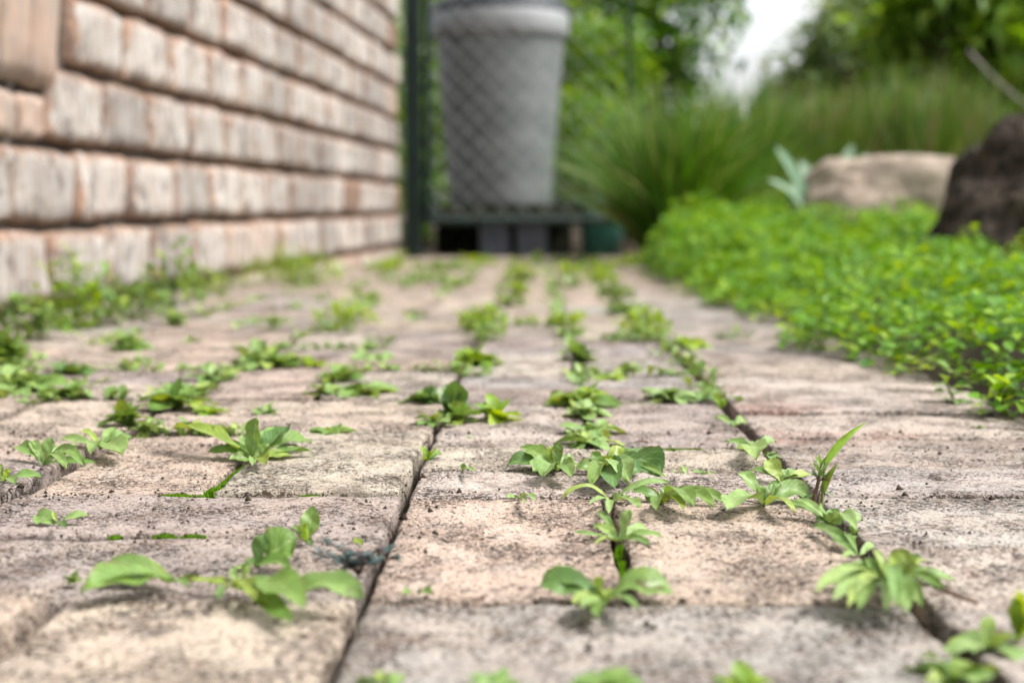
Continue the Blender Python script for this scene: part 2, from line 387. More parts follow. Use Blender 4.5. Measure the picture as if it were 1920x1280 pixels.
# ------------------------------------------------------------------ house wall
WX0, WT = -.822, .0589
PHI = math.atan(WT)
wall = tag(empty('brick_wall', (WX0 + WT * 1.2, 1.2, 0)), 'weathered lime-washed brick house wall running along the path', 'wall')
wall.rotation_euler = (0, 0, -PHI)          # local +Y runs along the wall, +X faces the path
def rough_brick(L, H, D, seed, flat=False):
    """rumbled face brick: face on +X, length along Y, height along Z; centre of the face plane at the origin"""
    ny, nz = 14, 8
    a = np.linspace(-1, 1, ny); a = np.sign(a) * np.abs(a) ** .7; b = np.linspace(-1, 1, nz); b = np.sign(b) * np.abs(b) ** .7
    Yn, Zn = np.meshgrid(a, b, indexing='ij')
    P = np.stack([Yn * 1.6, Zn * .9, Yn * 0 + seed * 3.7], -1)
    e = np.maximum(np.abs(Yn) ** 11, np.abs(Zn) ** 11)
    inY = 1 - .05 * (vn(P * 1.9, seed) + .6) * np.abs(Zn) ** 3; inZ = 1 - .07 * (vn(P * 1.7, seed + 1) + .7) * np.abs(Yn) ** 3 - .06 * vn(P * 2.7, seed + 4)
    X = -e * (.011 + .006 * vn(P * 2.3, seed + 2)) + .0045 * vn(P * 2.1, seed + 3) + .004 * vn(P * 6, seed + 6)
    V = np.stack([X, Yn * inY * L / 2, Zn * inZ * H / 2], -1).reshape(-1, 3)
    idx = np.arange(ny * nz).reshape(ny, nz)
    Q = [np.stack([idx[:-1, :-1], idx[1:, :-1], idx[1:, 1:], idx[:-1, 1:]], -1).reshape(-1, 4)]
    loop = np.concatenate([idx[:, 0], idx[-1, 1:], idx[-2::-1, -1], idx[0, -2:0:-1]])
    B = V[loop].copy(); B[:, 0] = -D; nb = len(V) + np.arange(len(loop)); V = np.concatenate([V, B])
    Q.append(np.stack([loop, nb, np.roll(nb, -1), np.roll(loop, -1)], -1))
    me = np_mesh('brick', V, np.concatenate(Q), M['wallbrick'])
    ed = np.ones(len(V), np.float32); ed[:ny * nz] = np.clip(np.maximum(np.abs(Yn) ** 4, np.abs(Zn) ** 3.0), 0, 1).ravel()
    me.attributes.new('edge', 'FLOAT', 'POINT').data.foreach_set('value', ed)
    return me
CHT, BL = .1175, .240
variants = [rough_brick(BL - .005, CHT - .0115, .05, s) for s in range(14)]
half_v = [rough_brick(.11, CHT - .013, .05, 50 + s) for s in range(3)]
def wall_s(Y): return (Y - 1.2) / math.cos(PHI)
S_END = wall_s(5.44); SILL_END = wall_s(2.125)
nb = 0
for c in range(-1, 15):
    zc = (c + .5) * CHT - .0
    s = wall_s(2.082 if c % 2 == 0 else 2.205) - BL * 5
    while s < S_END:
        s0, s1 = s, s + BL; s += BL
        if s1 < 0: continue
        if c >= 2 and s0 < SILL_END - (.09 if c == 2 else .09): continue
        if c == -1 and s0 < wall_s(2.9): continue
        if s1 > S_END + .02:
            if S_END - s0 < .08: continue
            s1 = S_END; me = half_v[nb % 3]; sc = (s1 - s0) / .118
        else: me = variants[random.randrange(14)]; sc = 1
        o = link('brick', me, wall); o.location = (random.uniform(-.004, .004), (s0 + s1) / 2, zc + random.uniform(-.002, .002))
        o.rotation_euler = (random.uniform(-.012, .012), 0, random.uniform(-.015, .015)); o.scale = (1, sc, random.uniform(.97, 1.02)); nb += 1
# cut bricks under the sill and the soldier sill itself
s = SILL_END - .015
cut = [rough_brick(.075, .064, .05, 70 + k) for k in range(2)]
soldier = [rough_brick(.088, .25, .05, 80 + k) for k in range(4)]
for m_ in soldier + cut: m_.materials[0] = M['sillbrick']
k = 0
while s > -.05:
    o = link('sill_brick', soldier[k % 4], wall); o.location = (.016, s - .045, .314 + .125 + random.uniform(-.004, .004)); o.rotation_euler = (random.uniform(-.02, .02), R(4), random.uniform(-.02, .02))
    o = link('brick', cut[k % 2], wall); o.location = (-.004, s - .062, .272); o.rotation_euler = (random.uniform(-.03, .03), 0, 0)
    s -= .098; k += 1
def box_vf(x0, x1, y0, y1, z0, z1):
    V = [(x, y, z) for x in (x0, x1) for y in (y0, y1) for z in (z0, z1)]
    return V, [(0, 1, 3, 2), (4, 6, 7, 5), (0, 4, 5, 1), (2, 3, 7, 6), (0, 2, 6, 4), (1, 5, 7, 3)]
V, Fc = box_vf(-2.6, -.026, -.3, S_END - .01, -.2, 14.98 * CHT)
mesh_obj('mortar', V, Fc, M['mortar'], wall, False)

# ------------------------------------------------------------------ leaves
def profile(t, kind):
    if kind == 'spat': return .10 + .90 * np.sin(np.pi * np.clip(t, 0, 1) ** 1.75) ** .85 * (t < 1) if False else np.where(t < .995, .13 * (1 - t) + .95 * np.sin(np.pi * t ** 1.65) ** .62, .02)
    if kind == 'round': return np.where(t < .995, .06 * (1 - t) + np.sin(np.pi * np.clip((t - .22) / .78, 0, 1) ** .95) ** .62, .02)
    if kind == 'blade': return np.clip((.55 + .45 * np.sin(np.pi * np.clip(t * .9 + .1, 0, 1))) * (1 - t ** 3), .02, 1)
    return np.where(t < .995, .05 + .95 * np.sin(np.pi * t ** 1.1) ** .9, .02)     # 'oval'
def leaf_geo(P0, P1, P2, width, kind='spat', fold=.25, wave=.05, tooth=0.0, roll=0.0, n=10, m=5, seed=0, N0=(0, -.35, 1)):
    t = np.linspace(0, 1, n)[:, None]; P0, P1, P2 = (np.asarray(p, float) for p in (P0, P1, P2))
    c = (1 - t) ** 2 * P0 + 2 * t * (1 - t) * P1 + t ** 2 * P2
    T = 2 * (1 - t) * (P1 - P0) + 2 * t * (P2 - P1); T /= np.linalg.norm(T, axis=1, keepdims=True) + 1e-9
    N0 = np.asarray(N0, float); s = np.cross(T, N0); s /= np.linalg.norm(s, axis=1, keepdims=True) + 1e-9
    N = np.cross(s, T)
    cr, sr = math.cos(roll), math.sin(roll); s, N = s * cr + N * sr, N * cr - s * sr
    w = profile(t[:, 0], kind) * width / 2
    if tooth: w = w * (1 + tooth * np.where(np.arange(n) % 2 == 0, 1, -1) * (t[:, 0] > .3))
    u = np.linspace(-1, 1, m); r = np.random.default_rng(seed)
    ph = r.uniform(0, 6.28, 3)
    V = []
    for j, uu in enumerate(u):
        lift = fold * np.abs(uu) ** 1.3 * w + wave * width * np.abs(uu) * np.sin(t[:, 0] * 9 + ph[0] + (uu > 0) * 2.1) + wave * .5 * width * np.sin(t[:, 0] * 17 + ph[1] + uu * 3)
        V.append(c + s * (w * uu)[:, None] + N * lift[:, None])
    V = np.stack(V, 1).reshape(-1, 3)
    uv = np.stack(np.meshgrid(np.linspace(0, 1, n), (u + 1) / 2, indexing='ij')[::-1], -1).reshape(-1, 2)
    i = np.arange(n * m).reshape(n, m)
    Q = np.stack([i[:-1, :-1], i[:-1, 1:], i[1:, 1:], i[1:, :-1]], -1).reshape(-1, 4)
    return V, Q, uv
def tube(pts, r0, r1, k=6):
    pts = [np.asarray(p, float) for p in pts]; V, Q = [], []
    for i, p in enumerate(pts):
        d = pts[min(i + 1, len(pts) - 1)] - pts[max(i - 1, 0)]; d /= np.linalg.norm(d) + 1e-9
        a = np.cross(d, (0.3, .2, .9) if abs(d[2]) < .9 else (1, 0, 0)); a /= np.linalg.norm(a); b = np.cross(d, a)
        r = r0 + (r1 - r0) * i / (len(pts) - 1)
        for q in range(k):
            g = 2 * math.pi * q / k; V.append(p + r * (math.cos(g) * a + math.sin(g) * b))
        if i: Q += [((i - 1) * k + q, (i - 1) * k + (q + 1) % k, i * k + (q + 1) % k, i * k + q) for q in range(k)]
    return np.array(V), np.array(Q)
def merge(parts):
    Vs, Qs, Us, off = [], [], [], 0
    for p in parts:
        Vs.append(p[0]); Qs.append(np.asarray(p[1]) + off); Us.append(p[2] if len(p) > 2 else np.full((len(p[0]), 2), .3)); off += len(p[0])
    return np.concatenate(Vs), np.concatenate(Qs), np.concatenate(Us)

# shared unit leaves (length 1 along +X, arching in Z)
def unit_leaves(kind, mat, n, wr, arch, fold, wave, tooth=0):
    out = []
    for k in range(n):
        a = random.uniform(*arch); wd = random.uniform(*wr)
        V, Q, uv = leaf_geo((0, 0, 0), (.5, random.uniform(-.08, .08), a), (1, random.uniform(-.12, .12), random.uniform(-.25, .05)), wd, kind, fold, wave, tooth, random.uniform(-.3, .3), 9, 5, k, (0, 0, 1))
        out.append(np_mesh('leaf', V, Q, mat, uv))
    return out
UL = {
    'cud': unit_leaves('spat', M['cud'], 10, (.28, .42), (.05, .3), .25, .05),
    'broad': unit_leaves('oval', M['broad'], 8, (.38, .55), (.08, .3), .25, .07),
    'dark': unit_leaves('oval', M['dark'], 8, (.38, .55), (.08, .3), .3, .10),
    'bright': unit_leaves('oval', M['bright'], 8, (.34, .5), (.08, .3), .25, .05),
    'purple': unit_leaves('oval', M['purple'], 4, (.5, .65), (.0, .15), .2, .03),
}
def place_leaf(root, style, base, L, az, el, wf=1.0, roll=0.0):
    o = link('leaf', random.choice(UL[style]), root); o.location = base
    o.rotation_euler = (roll, -el, az); o.scale = (L, L * wf, L); return o
def rosette(px, py, wpx, hpx, n, style, label, group=None, cat='weed', h0=0.0, name='weed', extra_stem=False):
    """free-growing weed rooted in the joint under the pixel; wpx, hpx its spread and height in photo pixels"""
    p = gp(px, py, h0 - .004); k = p.y / F; root = tag(empty(name, p), label, cat, group)
    Rm, Hm = wpx * k / 2 * 1.28, hpx * k * random.uniform(.8, 1.1)
    a0 = random.uniform(0, 6.28); n = int(n * 1.5)
    for i in range(n):
        az = a0 + i * 2.4 + random.uniform(-.4, .4); q = (i + .5) / n
        tip_h = Hm * random.uniform(.35, 1.0) * q ** .6; tip_r = Rm * (1.05 - .75 * q ** 1.5) * random.uniform(.75, 1.1)
        L = math.hypot(tip_h, tip_r); el = math.atan2(tip_h, tip_r)
        place_leaf(root, style, (random.uniform(-.1, .1) * Rm, random.uniform(-.1, .1) * Rm, .003 + .12 * Hm * q), L, az, el, random.uniform(1.15, 1.65), random.uniform(-.4, .4))
    return root
def hero(name, px, py, leaves, mat, label, kind='spat', cat='weed', fold=.38, wave=.09, tooth=.02, stem=None, lift=.0, group=None, wm=1.12, tilt=(.2, .75)):
    """weed rooted at a joint; every leaf is (tip px, tip py, width px, lean, arch[, material, kind])"""
    b = gp(px, py); root = tag(empty(name, b), label, cat, group); k = b.y / F
    for i, lf in enumerate(leaves):
        tx, ty, wp, kk, arch = lf[:5]; mt = M[lf[5]] if len(lf) > 5 and lf[5] else mat; kd = lf[6] if len(lf) > 6 else kind
        h = max(.003, kk * (py - ty) * k) if ty < py else .003 + kk * .01
        tip = gp(tx, ty, h); bb = b + Vector((random.uniform(-.0012, .0012), random.uniform(-.0012, .0012), lift + .0005))
        if len(lf) > 7: bb = gp(lf[7], lf[8], .006)
        L = (tip - bb).length; ctl = (bb + tip) / 2 + Vector((0, 0, arch * L))
        V, Q, uv = leaf_geo(bb - b, ctl - b, tip - b, wp * k * wm * random.uniform(.88, 1.12), kd, fold, wave, tooth, random.uniform(-.2, .2), 15, 7, i + px, (random.uniform(-.25, .25), -random.uniform(*tilt), 1))
        link('leaf', np_mesh('leaf', V, Q, mt, uv), root)
    if stem:
        for st in stem:
            pts = [np.array(q) - np.array(b) for q in st[0]]; V, Q = tube(pts, st[1], st[2]); link('stem', np_mesh('stem', V, Q, M[st[3]]), root)
    return root

# hero weeds in and around the zone of focus -------------------------------------------------
hero('weed', 476, 866, [(327, 800, 42, .75, .16), (480, 783, 36, 1.0, .08), (543, 797, 42, .8, .1, 'dark'), (584, 826, 34, .5, .2), (586, 848, 34, .4, .18, 'dark'), (415, 838, 24, .5, .2),
     (390, 848, 20, .5, .2), (430, 860, 22, .5, .15), (500, 868, 22, .5, .1), (545, 855, 24, .4, .2), (455, 818, 28, .7, .1, 'cud'), (515, 800, 30, .7, .1, 'cud'), (505, 832, 26, .9, .1), (450, 838, 24, .9, .1), (472, 872, 14, .5, .1, 'cud'), (560, 838, 26, .5, .2)],
     M['broad'], 'large leafy rosette with one long leaf stretched over a tan paver')
hero('weed', 82, 872, [(28, 838, 24, .7, .22), (98, 820, 22, 1.0, .1), (146, 836, 24, .7, .25), (60, 826, 20, .8, .2), (160, 876, 16, .5, .3), (180, 868, 14, .3, .12), (125, 878, 16, .6, .2), (140, 850, 18, .6, .25), (112, 846, 20, .8, .2)],
     M['cud'], 'downy pale rosette in the gap beside a raised brick corner')
hero('weed', 188, 842, [(106, 824, 18, .6, .15), (250, 822, 30, .8, .3), (228, 853, 42, .3, .15), (172, 850, 24, .4, .2), (150, 808, 20, .7, .2), (215, 800, 18, .8, .15), (238, 838, 16, .4, .2)],
     M['cud'], 'downy pale weed with one round leaf laid on the brick, next to a raised corner')
hero('weed', 6, 904, [(78, 896, 24, .8, .22), (-40, 880, 24, .6, .2), (0, 870, 16, .9, .1), (30, 908, 18, .5, .1), (20, 880, 20, .9, .1, 'bright')],
     M['cud'], 'pointed pale leaves poking over the edge of a mauve paver')
hero('weed', 1434, 948, [(1383, 887, 24, .95, .32), (1361, 951, 50, .4, .18), (1516, 930, 40, .6, .42), (1424, 908, 16, 1.0, .1), (1428, 926, 12, 1.0, .05, 'dark'), (1490, 961, 22, .4, .2), (1462, 905, 26, .9, .15), (1385, 922, 14, .5, .1), (1480, 915, 26, .8, .25)],
     M['cud'], 'downy weed with drooping spoon-shaped leaves beside the lone grass shoot')
hero('weed', 1555, 985, [(1483, 941, 26, .7, .12), (1492, 936, 18, .8, .25), (1552, 962, 46, 1.2, .05), (1617, 972, 24, .5, .25), (1570, 955, 22, .9, .1), (1605, 994, 22, .4, .3), (1530, 975, 20, .6, .2)],
     M['cud'], 'pale weed with folded leaves below the lone grass shoot')
hero('weed', 1608, 1044, [(1524, 984, 26, .35, .12), (1560, 1010, 16, .5, .1), (1580, 1000, 14, .5, .2), (1640, 1022, 16, .6, .2), (1580, 1046, 12, .4, .1)],
     M['cud'], 'thin pale weed between the folded-leaf weed and the big rosette in the wide joint')
hero('weed', 1668, 1100, [(1530, 1112, 36, .7, .25), (1562, 1124, 36, .5, .2), (1556, 1078, 34, .8, .2), (1574, 1060, 30, .8, .15), (1612, 1144, 44, .4, .2), (1700, 1146, 52, .5, .22), (1732, 1138, 34, .4, .2), (1794, 1090, 34, .6, .28),
     (1752, 1072, 40, .7, .22), (1738, 1050, 34, .8, .2), (1702, 1030, 66, 1.0, .06), (1640, 1030, 30, .9, .2), (1674, 1062, 32, 1.4, .05, 'bright'), (1680, 1140, 36, .8, .3), (1620, 1048, 34, .9, .2), (1770, 1105, 30, .5, .25, 'broad'), (1715, 1085, 34, 1.0, .2), (1545, 1096, 30, .7, .2), (1590, 1136, 30, .5, .2), (1660, 1148, 30, .5, .2), (1765, 1085, 30, .7, .2), (1725, 1040, 34, 1.0, .15), (1600, 1052, 28, .9, .2), (1690, 1060, 30, 1.2, .1, 'broad')],
     M['cud'], 'biggest pale rosette, many leaves spread over the wide dark joint', tooth=.07, wm=.86, tilt=(.1, .7), fold=.45, wave=.08)
hero('weed', 1128, 1128, [(1012, 1098, 56, .9, .30, 'dark'), (1262, 1112, 62, .9, .36, 'broad'), (1118, 1156, 30, .3, .1, 'dark'), (1196, 1142, 26, .5, .15, 'cud'), (1128, 1080, 30, 1.1, .2), (1074, 1132, 22, .4, .2, 'cud'), (1040, 1080, 34, .9, .2, 'dark'), (1150, 1104, 20, 1.0, .1, 'cud'), (1090, 1140, 28, .5, .1, 'cud')],
     M['broad'], 'glossy weed with a broad right leaf over the joint between pink and grey pavers', tooth=.05)
hero('weed', 1160, 1016, [(1182, 954, 22, 1.0, .06), (1073, 998, 14, .5, .08), (1114, 985, 28, .6, .15), (1116, 1018, 14, .4, .1), (1218, 1022, 18, .4, .12), (1243, 1008, 18, .7, .28), (1212, 990, 26, .6, .2), (1190, 1004, 18, .8, .15), (1122, 958, 18, .4, .1), (1140, 1000, 16, .8, .1)],
     M['cud'], 'small pale rosette on the moss between two pink pavers')
hero('weed', 1150, 942, [(1053, 934, 12, .9, .55), (1256, 906, 14, .9, .3), (1105, 944, 14, .4, .1), (1200, 950, 18, .5, .1), (1160, 925, 16, 1.2, .05), (1140, 962, 12, .4, .1), (1180, 934, 16, .7, .2)],
     M['cud'], 'thin arching leaves in front of the dark tangled weed')
hero('weed', 1240, 945, [(1184, 922, 26, .9, .25), (1210, 930, 30, .6, .3), (1262, 925, 30, .7, .3), (1300, 948, 30, .5, .35), (1360, 942, 26, .7, .35), (1322, 930, 24, .7, .3), (1280, 955, 26, .4, .2), (1230, 956, 24, .4, .2), (1340, 950, 22, .4, .3)],
     M['broad'], 'low glossy weed with curled leaves between the dark tangle and the downy weed', wave=.09)
hero('weed', 1040, 884, [(950, 872, 34, .7, .3, 'dark'), (975, 838, 22, .8, .2, 'broad'), (998, 880, 44, .5, .25, 'cud'), (985, 845, 34, .9, .3), (1030, 835, 16, 1.0, .1), (1048, 832, 18, 1.0, .3), (1020, 892, 34, .4, .2, 'cud'), (1070, 895, 26, .4, .2), (1060, 858, 28, .8, .2), (1082, 868, 30, .7, .3), (1010, 865, 28, .8, .3)],
     M['broad'], 'tangled weed with grey withered leaf tips lying on the pale pavers', wave=.1)
hero('weed', 1135, 888, [(1110, 846, 20, 1.0, .1), (1080, 880, 30, .6, .3), (1110, 908, 26, .4, .2, 'dark'), (1150, 915, 46, .3, .2, 'dark'), (1172, 855, 40, .8, .3), (1205, 880, 56, .6, .3, 'dark'), (1238, 890, 60, .5, .3, 'dark'), (1190, 850, 30, .9, .25), (1222, 862, 40, .7, .3, 'dark'), (1140, 855, 30, 1.0, .2, 'bright'),
     (1160, 880, 40, .7, .35), (1252, 898, 10, .5, .2, 'stem' if False else None), (1120, 868, 30, .8, .25), (1180, 905, 44, .4, .3, 'cud'), (1165, 838, 24, .9, .3)],
     M['broad'], 'dense dark-leaved tangle spreading over two pale pavers', wave=.1, tooth=.03)
hero('weed', 446, 1104, [(322, 1086, 14, .8, .12, None, 'blade'), (570, 1142, 60, .4, .22, 'broad', 'oval', 478, 1098), (682, 1120, 62, .6, .25, 'cud', 'oval', 540, 1112), (612, 1096, 26, .6, .2, 'cud', 'oval', 520, 1112), (548, 1168, 34, .3, .05), (392, 1090, 22, .5, .2), (430, 1066, 16, 1.0, .1, 'cud'), (470, 1060, 20, 1.0, .1, 'cud'), (410, 1122, 22, .4, .1, 'dark'), (478, 1125, 24, .5, .2), (520, 1092, 18, .5, .2, 'cud')],
     M['broad'], 'spreading weed with broad wavy leaves over the joint of the front tan paver', tooth=.04)
hero('weed', 318, 1092, [(150, 1112, 66, .35, .16, None, 'oval'), (172, 1072, 46, .5, .25, 'cud', 'oval'), (235, 1060, 34, .6, .2, 'cud'), (160, 1096, 40, .5, .2, 'broad', 'oval'), (352, 1100, 16, .4, .1, 'cud'), (372, 1086, 16, .5, .1)],
     M['broad'], 'single broad folded leaf lying over the edge of the front tan paver')
hero('weed', 478, 1064, [(560, 1008, 66, .95, .12, None, 'round'), (500, 1000, 40, 1.0, .15, 'dark', 'oval'), (470, 1046, 30, .9, .1), (545, 1062, 30, .6, .2, None, 'oval')],
     M['broad'], 'upright round leaf with a dark curled one behind the front tan paver')
hero('weed', 577, 1018, [(588, 948, 40, .95, .05, None, 'oval'), (572, 982, 24, 1.2, .05, 'bright'), (550, 984, 16, .7, .1), (585, 1024, 10, .4, .1, 'dark')],
     M['broad'], 'single upright oval leaf at the joint of two mauve pavers')
hero('weed', 108, 984, [(64, 968, 32, .7, .12, None, 'oval'), (166, 966, 16, .9, .22), (98, 958, 8, 1.0, .05), (124, 990, 12, .4, .1, 'dark')],
     M['cud'], 'three-leaved seedling on the joint between mauve pavers')
hero('weed', 974, 938, [(950, 932, 14, .7, .2), (1004, 939, 12, .5, .15), (968, 929, 8, 1, .1), (985, 943, 8, .4, .1)], M['cud'], 'tiny seedling alone on the pink paver front of the tangle')
hero('weed', 780, 1116, [(754, 1112, 14, .8, .2), (810, 1114, 18, .8, .25), (786, 1106, 8, 1, .1)], M['broad'], 'tiny two-leaved seedling at the edge of a pink paver by the grey one', kind='oval')
hero('weed', 800, 866, [(790, 836, 14, 1, .1), (828, 850, 16, .7, .2), (806, 846, 14, 1, .1), (822, 838, 10, 1, .1), (790, 860, 12, .7, .2)], M['bright'], 'bright sprout rising from the open joint at a paver corner')
hero('weed', 1412, 848, [(1358, 828, 22, .6, .2), (1454, 828, 28, .8, .25), (1418, 862, 40, .3, .2), (1384, 834, 16, .7, .2), (1420, 830, 30, .9, .1), (1380, 840, 14, .5, .1, 'bright')], M['cud'], 'pale weed with a heart-shaped leaf in the long joint behind the downy weed')
hero('weed', 1462, 906, [(1438, 862, 30, .9, .15), (1398, 884, 20, .5, .25), (1500, 890, 22, .7, .3), (1522, 890, 18, .4, .2), (1430, 880, 20, .6, .25), (1476, 880, 18, .9, .1), (1452, 892, 16, 1.0, .1)], M['cud'], 'pale upright weed just behind the downy drooping one')
hero('weed', 1376, 800, [(1338, 784, 16, .7, .3), (1398, 788, 18, .8, .25), (1370, 790, 12, 1, .1)], M['cud'], 'small forked sprout in the deep part of the long joint')
hero('weed', 1350, 768, [(1340, 742, 14, 1, .1), (1362, 748, 14, 1, .15), (1352, 752, 14, 1, .1)], M['bright'], 'lime sprout standing down in the long joint')
hero('weed', 868, 884, [(872, 868, 12, 1, .1), (888, 884, 10, .4, .1), (864, 876, 8, .8, .1)], M['cud'], 'tiny sprout alone on the pale paver left of the tangle')
hero('weed', 1318, 892, [(1300, 886, 12, .6, .2), (1336, 888, 14, .7, .2), (1316, 880, 8, 1, .1)], M['cud'], 'tiny pale seedling on the paver between tangle and downy weed')
hero('weed', 1272, 890, [(1262, 882, 9, .9, .2), (1286, 890, 9, .5, .2)], M['cud'], 'speck-sized seedling right beside the dark tangle')
hero('weed', 668, 1020, [(664, 1008, 12, 1, .1), (680, 1022, 10, .5, .1)], M['bright'], 'speck of a bright leaf behind the purple spurge')
# the lone grass shoot with its stalk
def grass_shoot():
    b = gp(1540, 950); k = b.y / F; root = tag(empty('grass_shoot', b), 'lone tall grass blade arching up beside a tufted brown stalk', 'grass')
    def pt(px, py, dy=0): return np.array(at(px, py, b.y + dy)) - np.array(b)
    pts = [pt(1541, 950), pt(1543, 905), pt(1547, 866)]; V, Q = tube(pts, 3.2 * k, 2.2 * k); link('stem', np_mesh('stem', V, Q, M['stem']), root)
    V, Q, uv = leaf_geo(pt(1546, 870), pt(1572, 822, .004), pt(1627, 790, .012), 17 * k, 'blade', .35, .01, 0, 0, 16, 5, 1, (.4, -1, .2)); link('leaf', np_mesh('leaf', V, Q, M['blade'], uv), root)
    V, Q, uv = leaf_geo(pt(1543, 922), pt(1552, 890, -.002), pt(1572, 868, -.006), 15 * k, 'blade', .5, .02, 0, 0, 12, 5, 2, (-.5, -1, .2)); link('leaf', np_mesh('leaf', V, Q, M['dark'], uv), root)
    V, Q, uv = leaf_geo(pt(1543, 920), pt(1555, 922), pt(1568, 934), 6 * k, 'blade', .3, .02, 0, 0, 8, 3, 2); link('leaf', np_mesh('leaf', V, Q, M['dark'], uv), root)
    V, Q, uv = leaf_geo(pt(1528, 928), pt(1510, 930), pt(1498, 944), 12 * k, 'blade', .3, .02, 0, 0, 8, 5, 3); link('leaf', np_mesh('leaf', V, Q, M['dark'], uv), root)
    b2 = gp(1524, 952); st = tag(empty('weed', b2), 'brown stalk with a tuft of narrow leaves beside the lone grass blade', 'weed')
    def p2(px, py, dy=0): return np.array(at(px, py, b2.y + dy)) - np.array(b2)
    V, Q = tube([p2(1524, 956), p2(1527, 930), p2(1534, 905), p2(1538, 880)], 4 * k, 3 * k); link('stem', np_mesh('stem', V, Q, M['stem_brown']), st)
    V, Q = tube([p2(1534, 950), p2(1534, 935), p2(1537, 920)], 2 * k, 1.2 * k); link('stem', np_mesh('stem', V, Q, M['stem_brown']), st)
    for i in range(16):
        a = i * 2.4; y = 900 - i * 1.9; r = 22 - i * .6
        tip = p2(1537 + r * math.cos(a), y - 16 - i * .4, r * k * math.sin(a)); s0 = p2(1536 + i * .1, y)
        V, Q, uv = leaf_geo(s0, (s0 + tip) / 2 + np.array((0, 0, -.0006)), tip, 7 * k, 'oval', .3, .02, 0, 0, 7, 3, i); link('leaf', np_mesh('leaf', V, Q, M['dark' if i < 6 else 'broad'], uv), st)
    for tx, ty in ((1562, 908), (1556, 898), (1520, 905)):
        s0 = p2(1537, 902); tip = p2(tx, ty, -.002); V, Q, uv = leaf_geo(s0, (s0 + tip) / 2 + np.array((0, 0, .003)), tip, 6 * k, 'blade', .3, .1, 0, 0, 7, 3, 1); link('leaf', np_mesh('leaf', V, Q, M['stem_brown'], uv), st)
grass_shoot()
# purple spurge
def spurge():
    b = gp(672, 1078); root = tag(empty('weed', b), 'dark purplish creeping weed at a mauve paver corner', 'weed'); k = b.y / F
    for (tx, ty, hh) in ((596, 1040, .014), (612, 1016, .016), (640, 1052, .006), (668, 1040, .012), (700, 1052, .008), (725, 1030, .010), (748, 1050, .004), (655, 1066, .004), (690, 1044, .012)):
        tip = np.array(gp(tx, ty, hh)) - np.array(b); mid = tip * .5 + np.array((0, 0, .004)); V, Q = tube([np.zeros(3), mid, tip], 1.6 * k, 1 * k, 5); link('stem', np_mesh('stem', V, Q, M['stem_brown']), root)
        for j in range(7):
            f = .35 + .65 * j / 6; c = (2 * f * (1 - f)) * mid + f * f * tip
            for sgn in (-1, 1): place_leaf(root, 'purple', tuple(c), random.uniform(18, 27) * k, random.uniform(0, 6.28), random.uniform(0, .7), 1)
spurge()

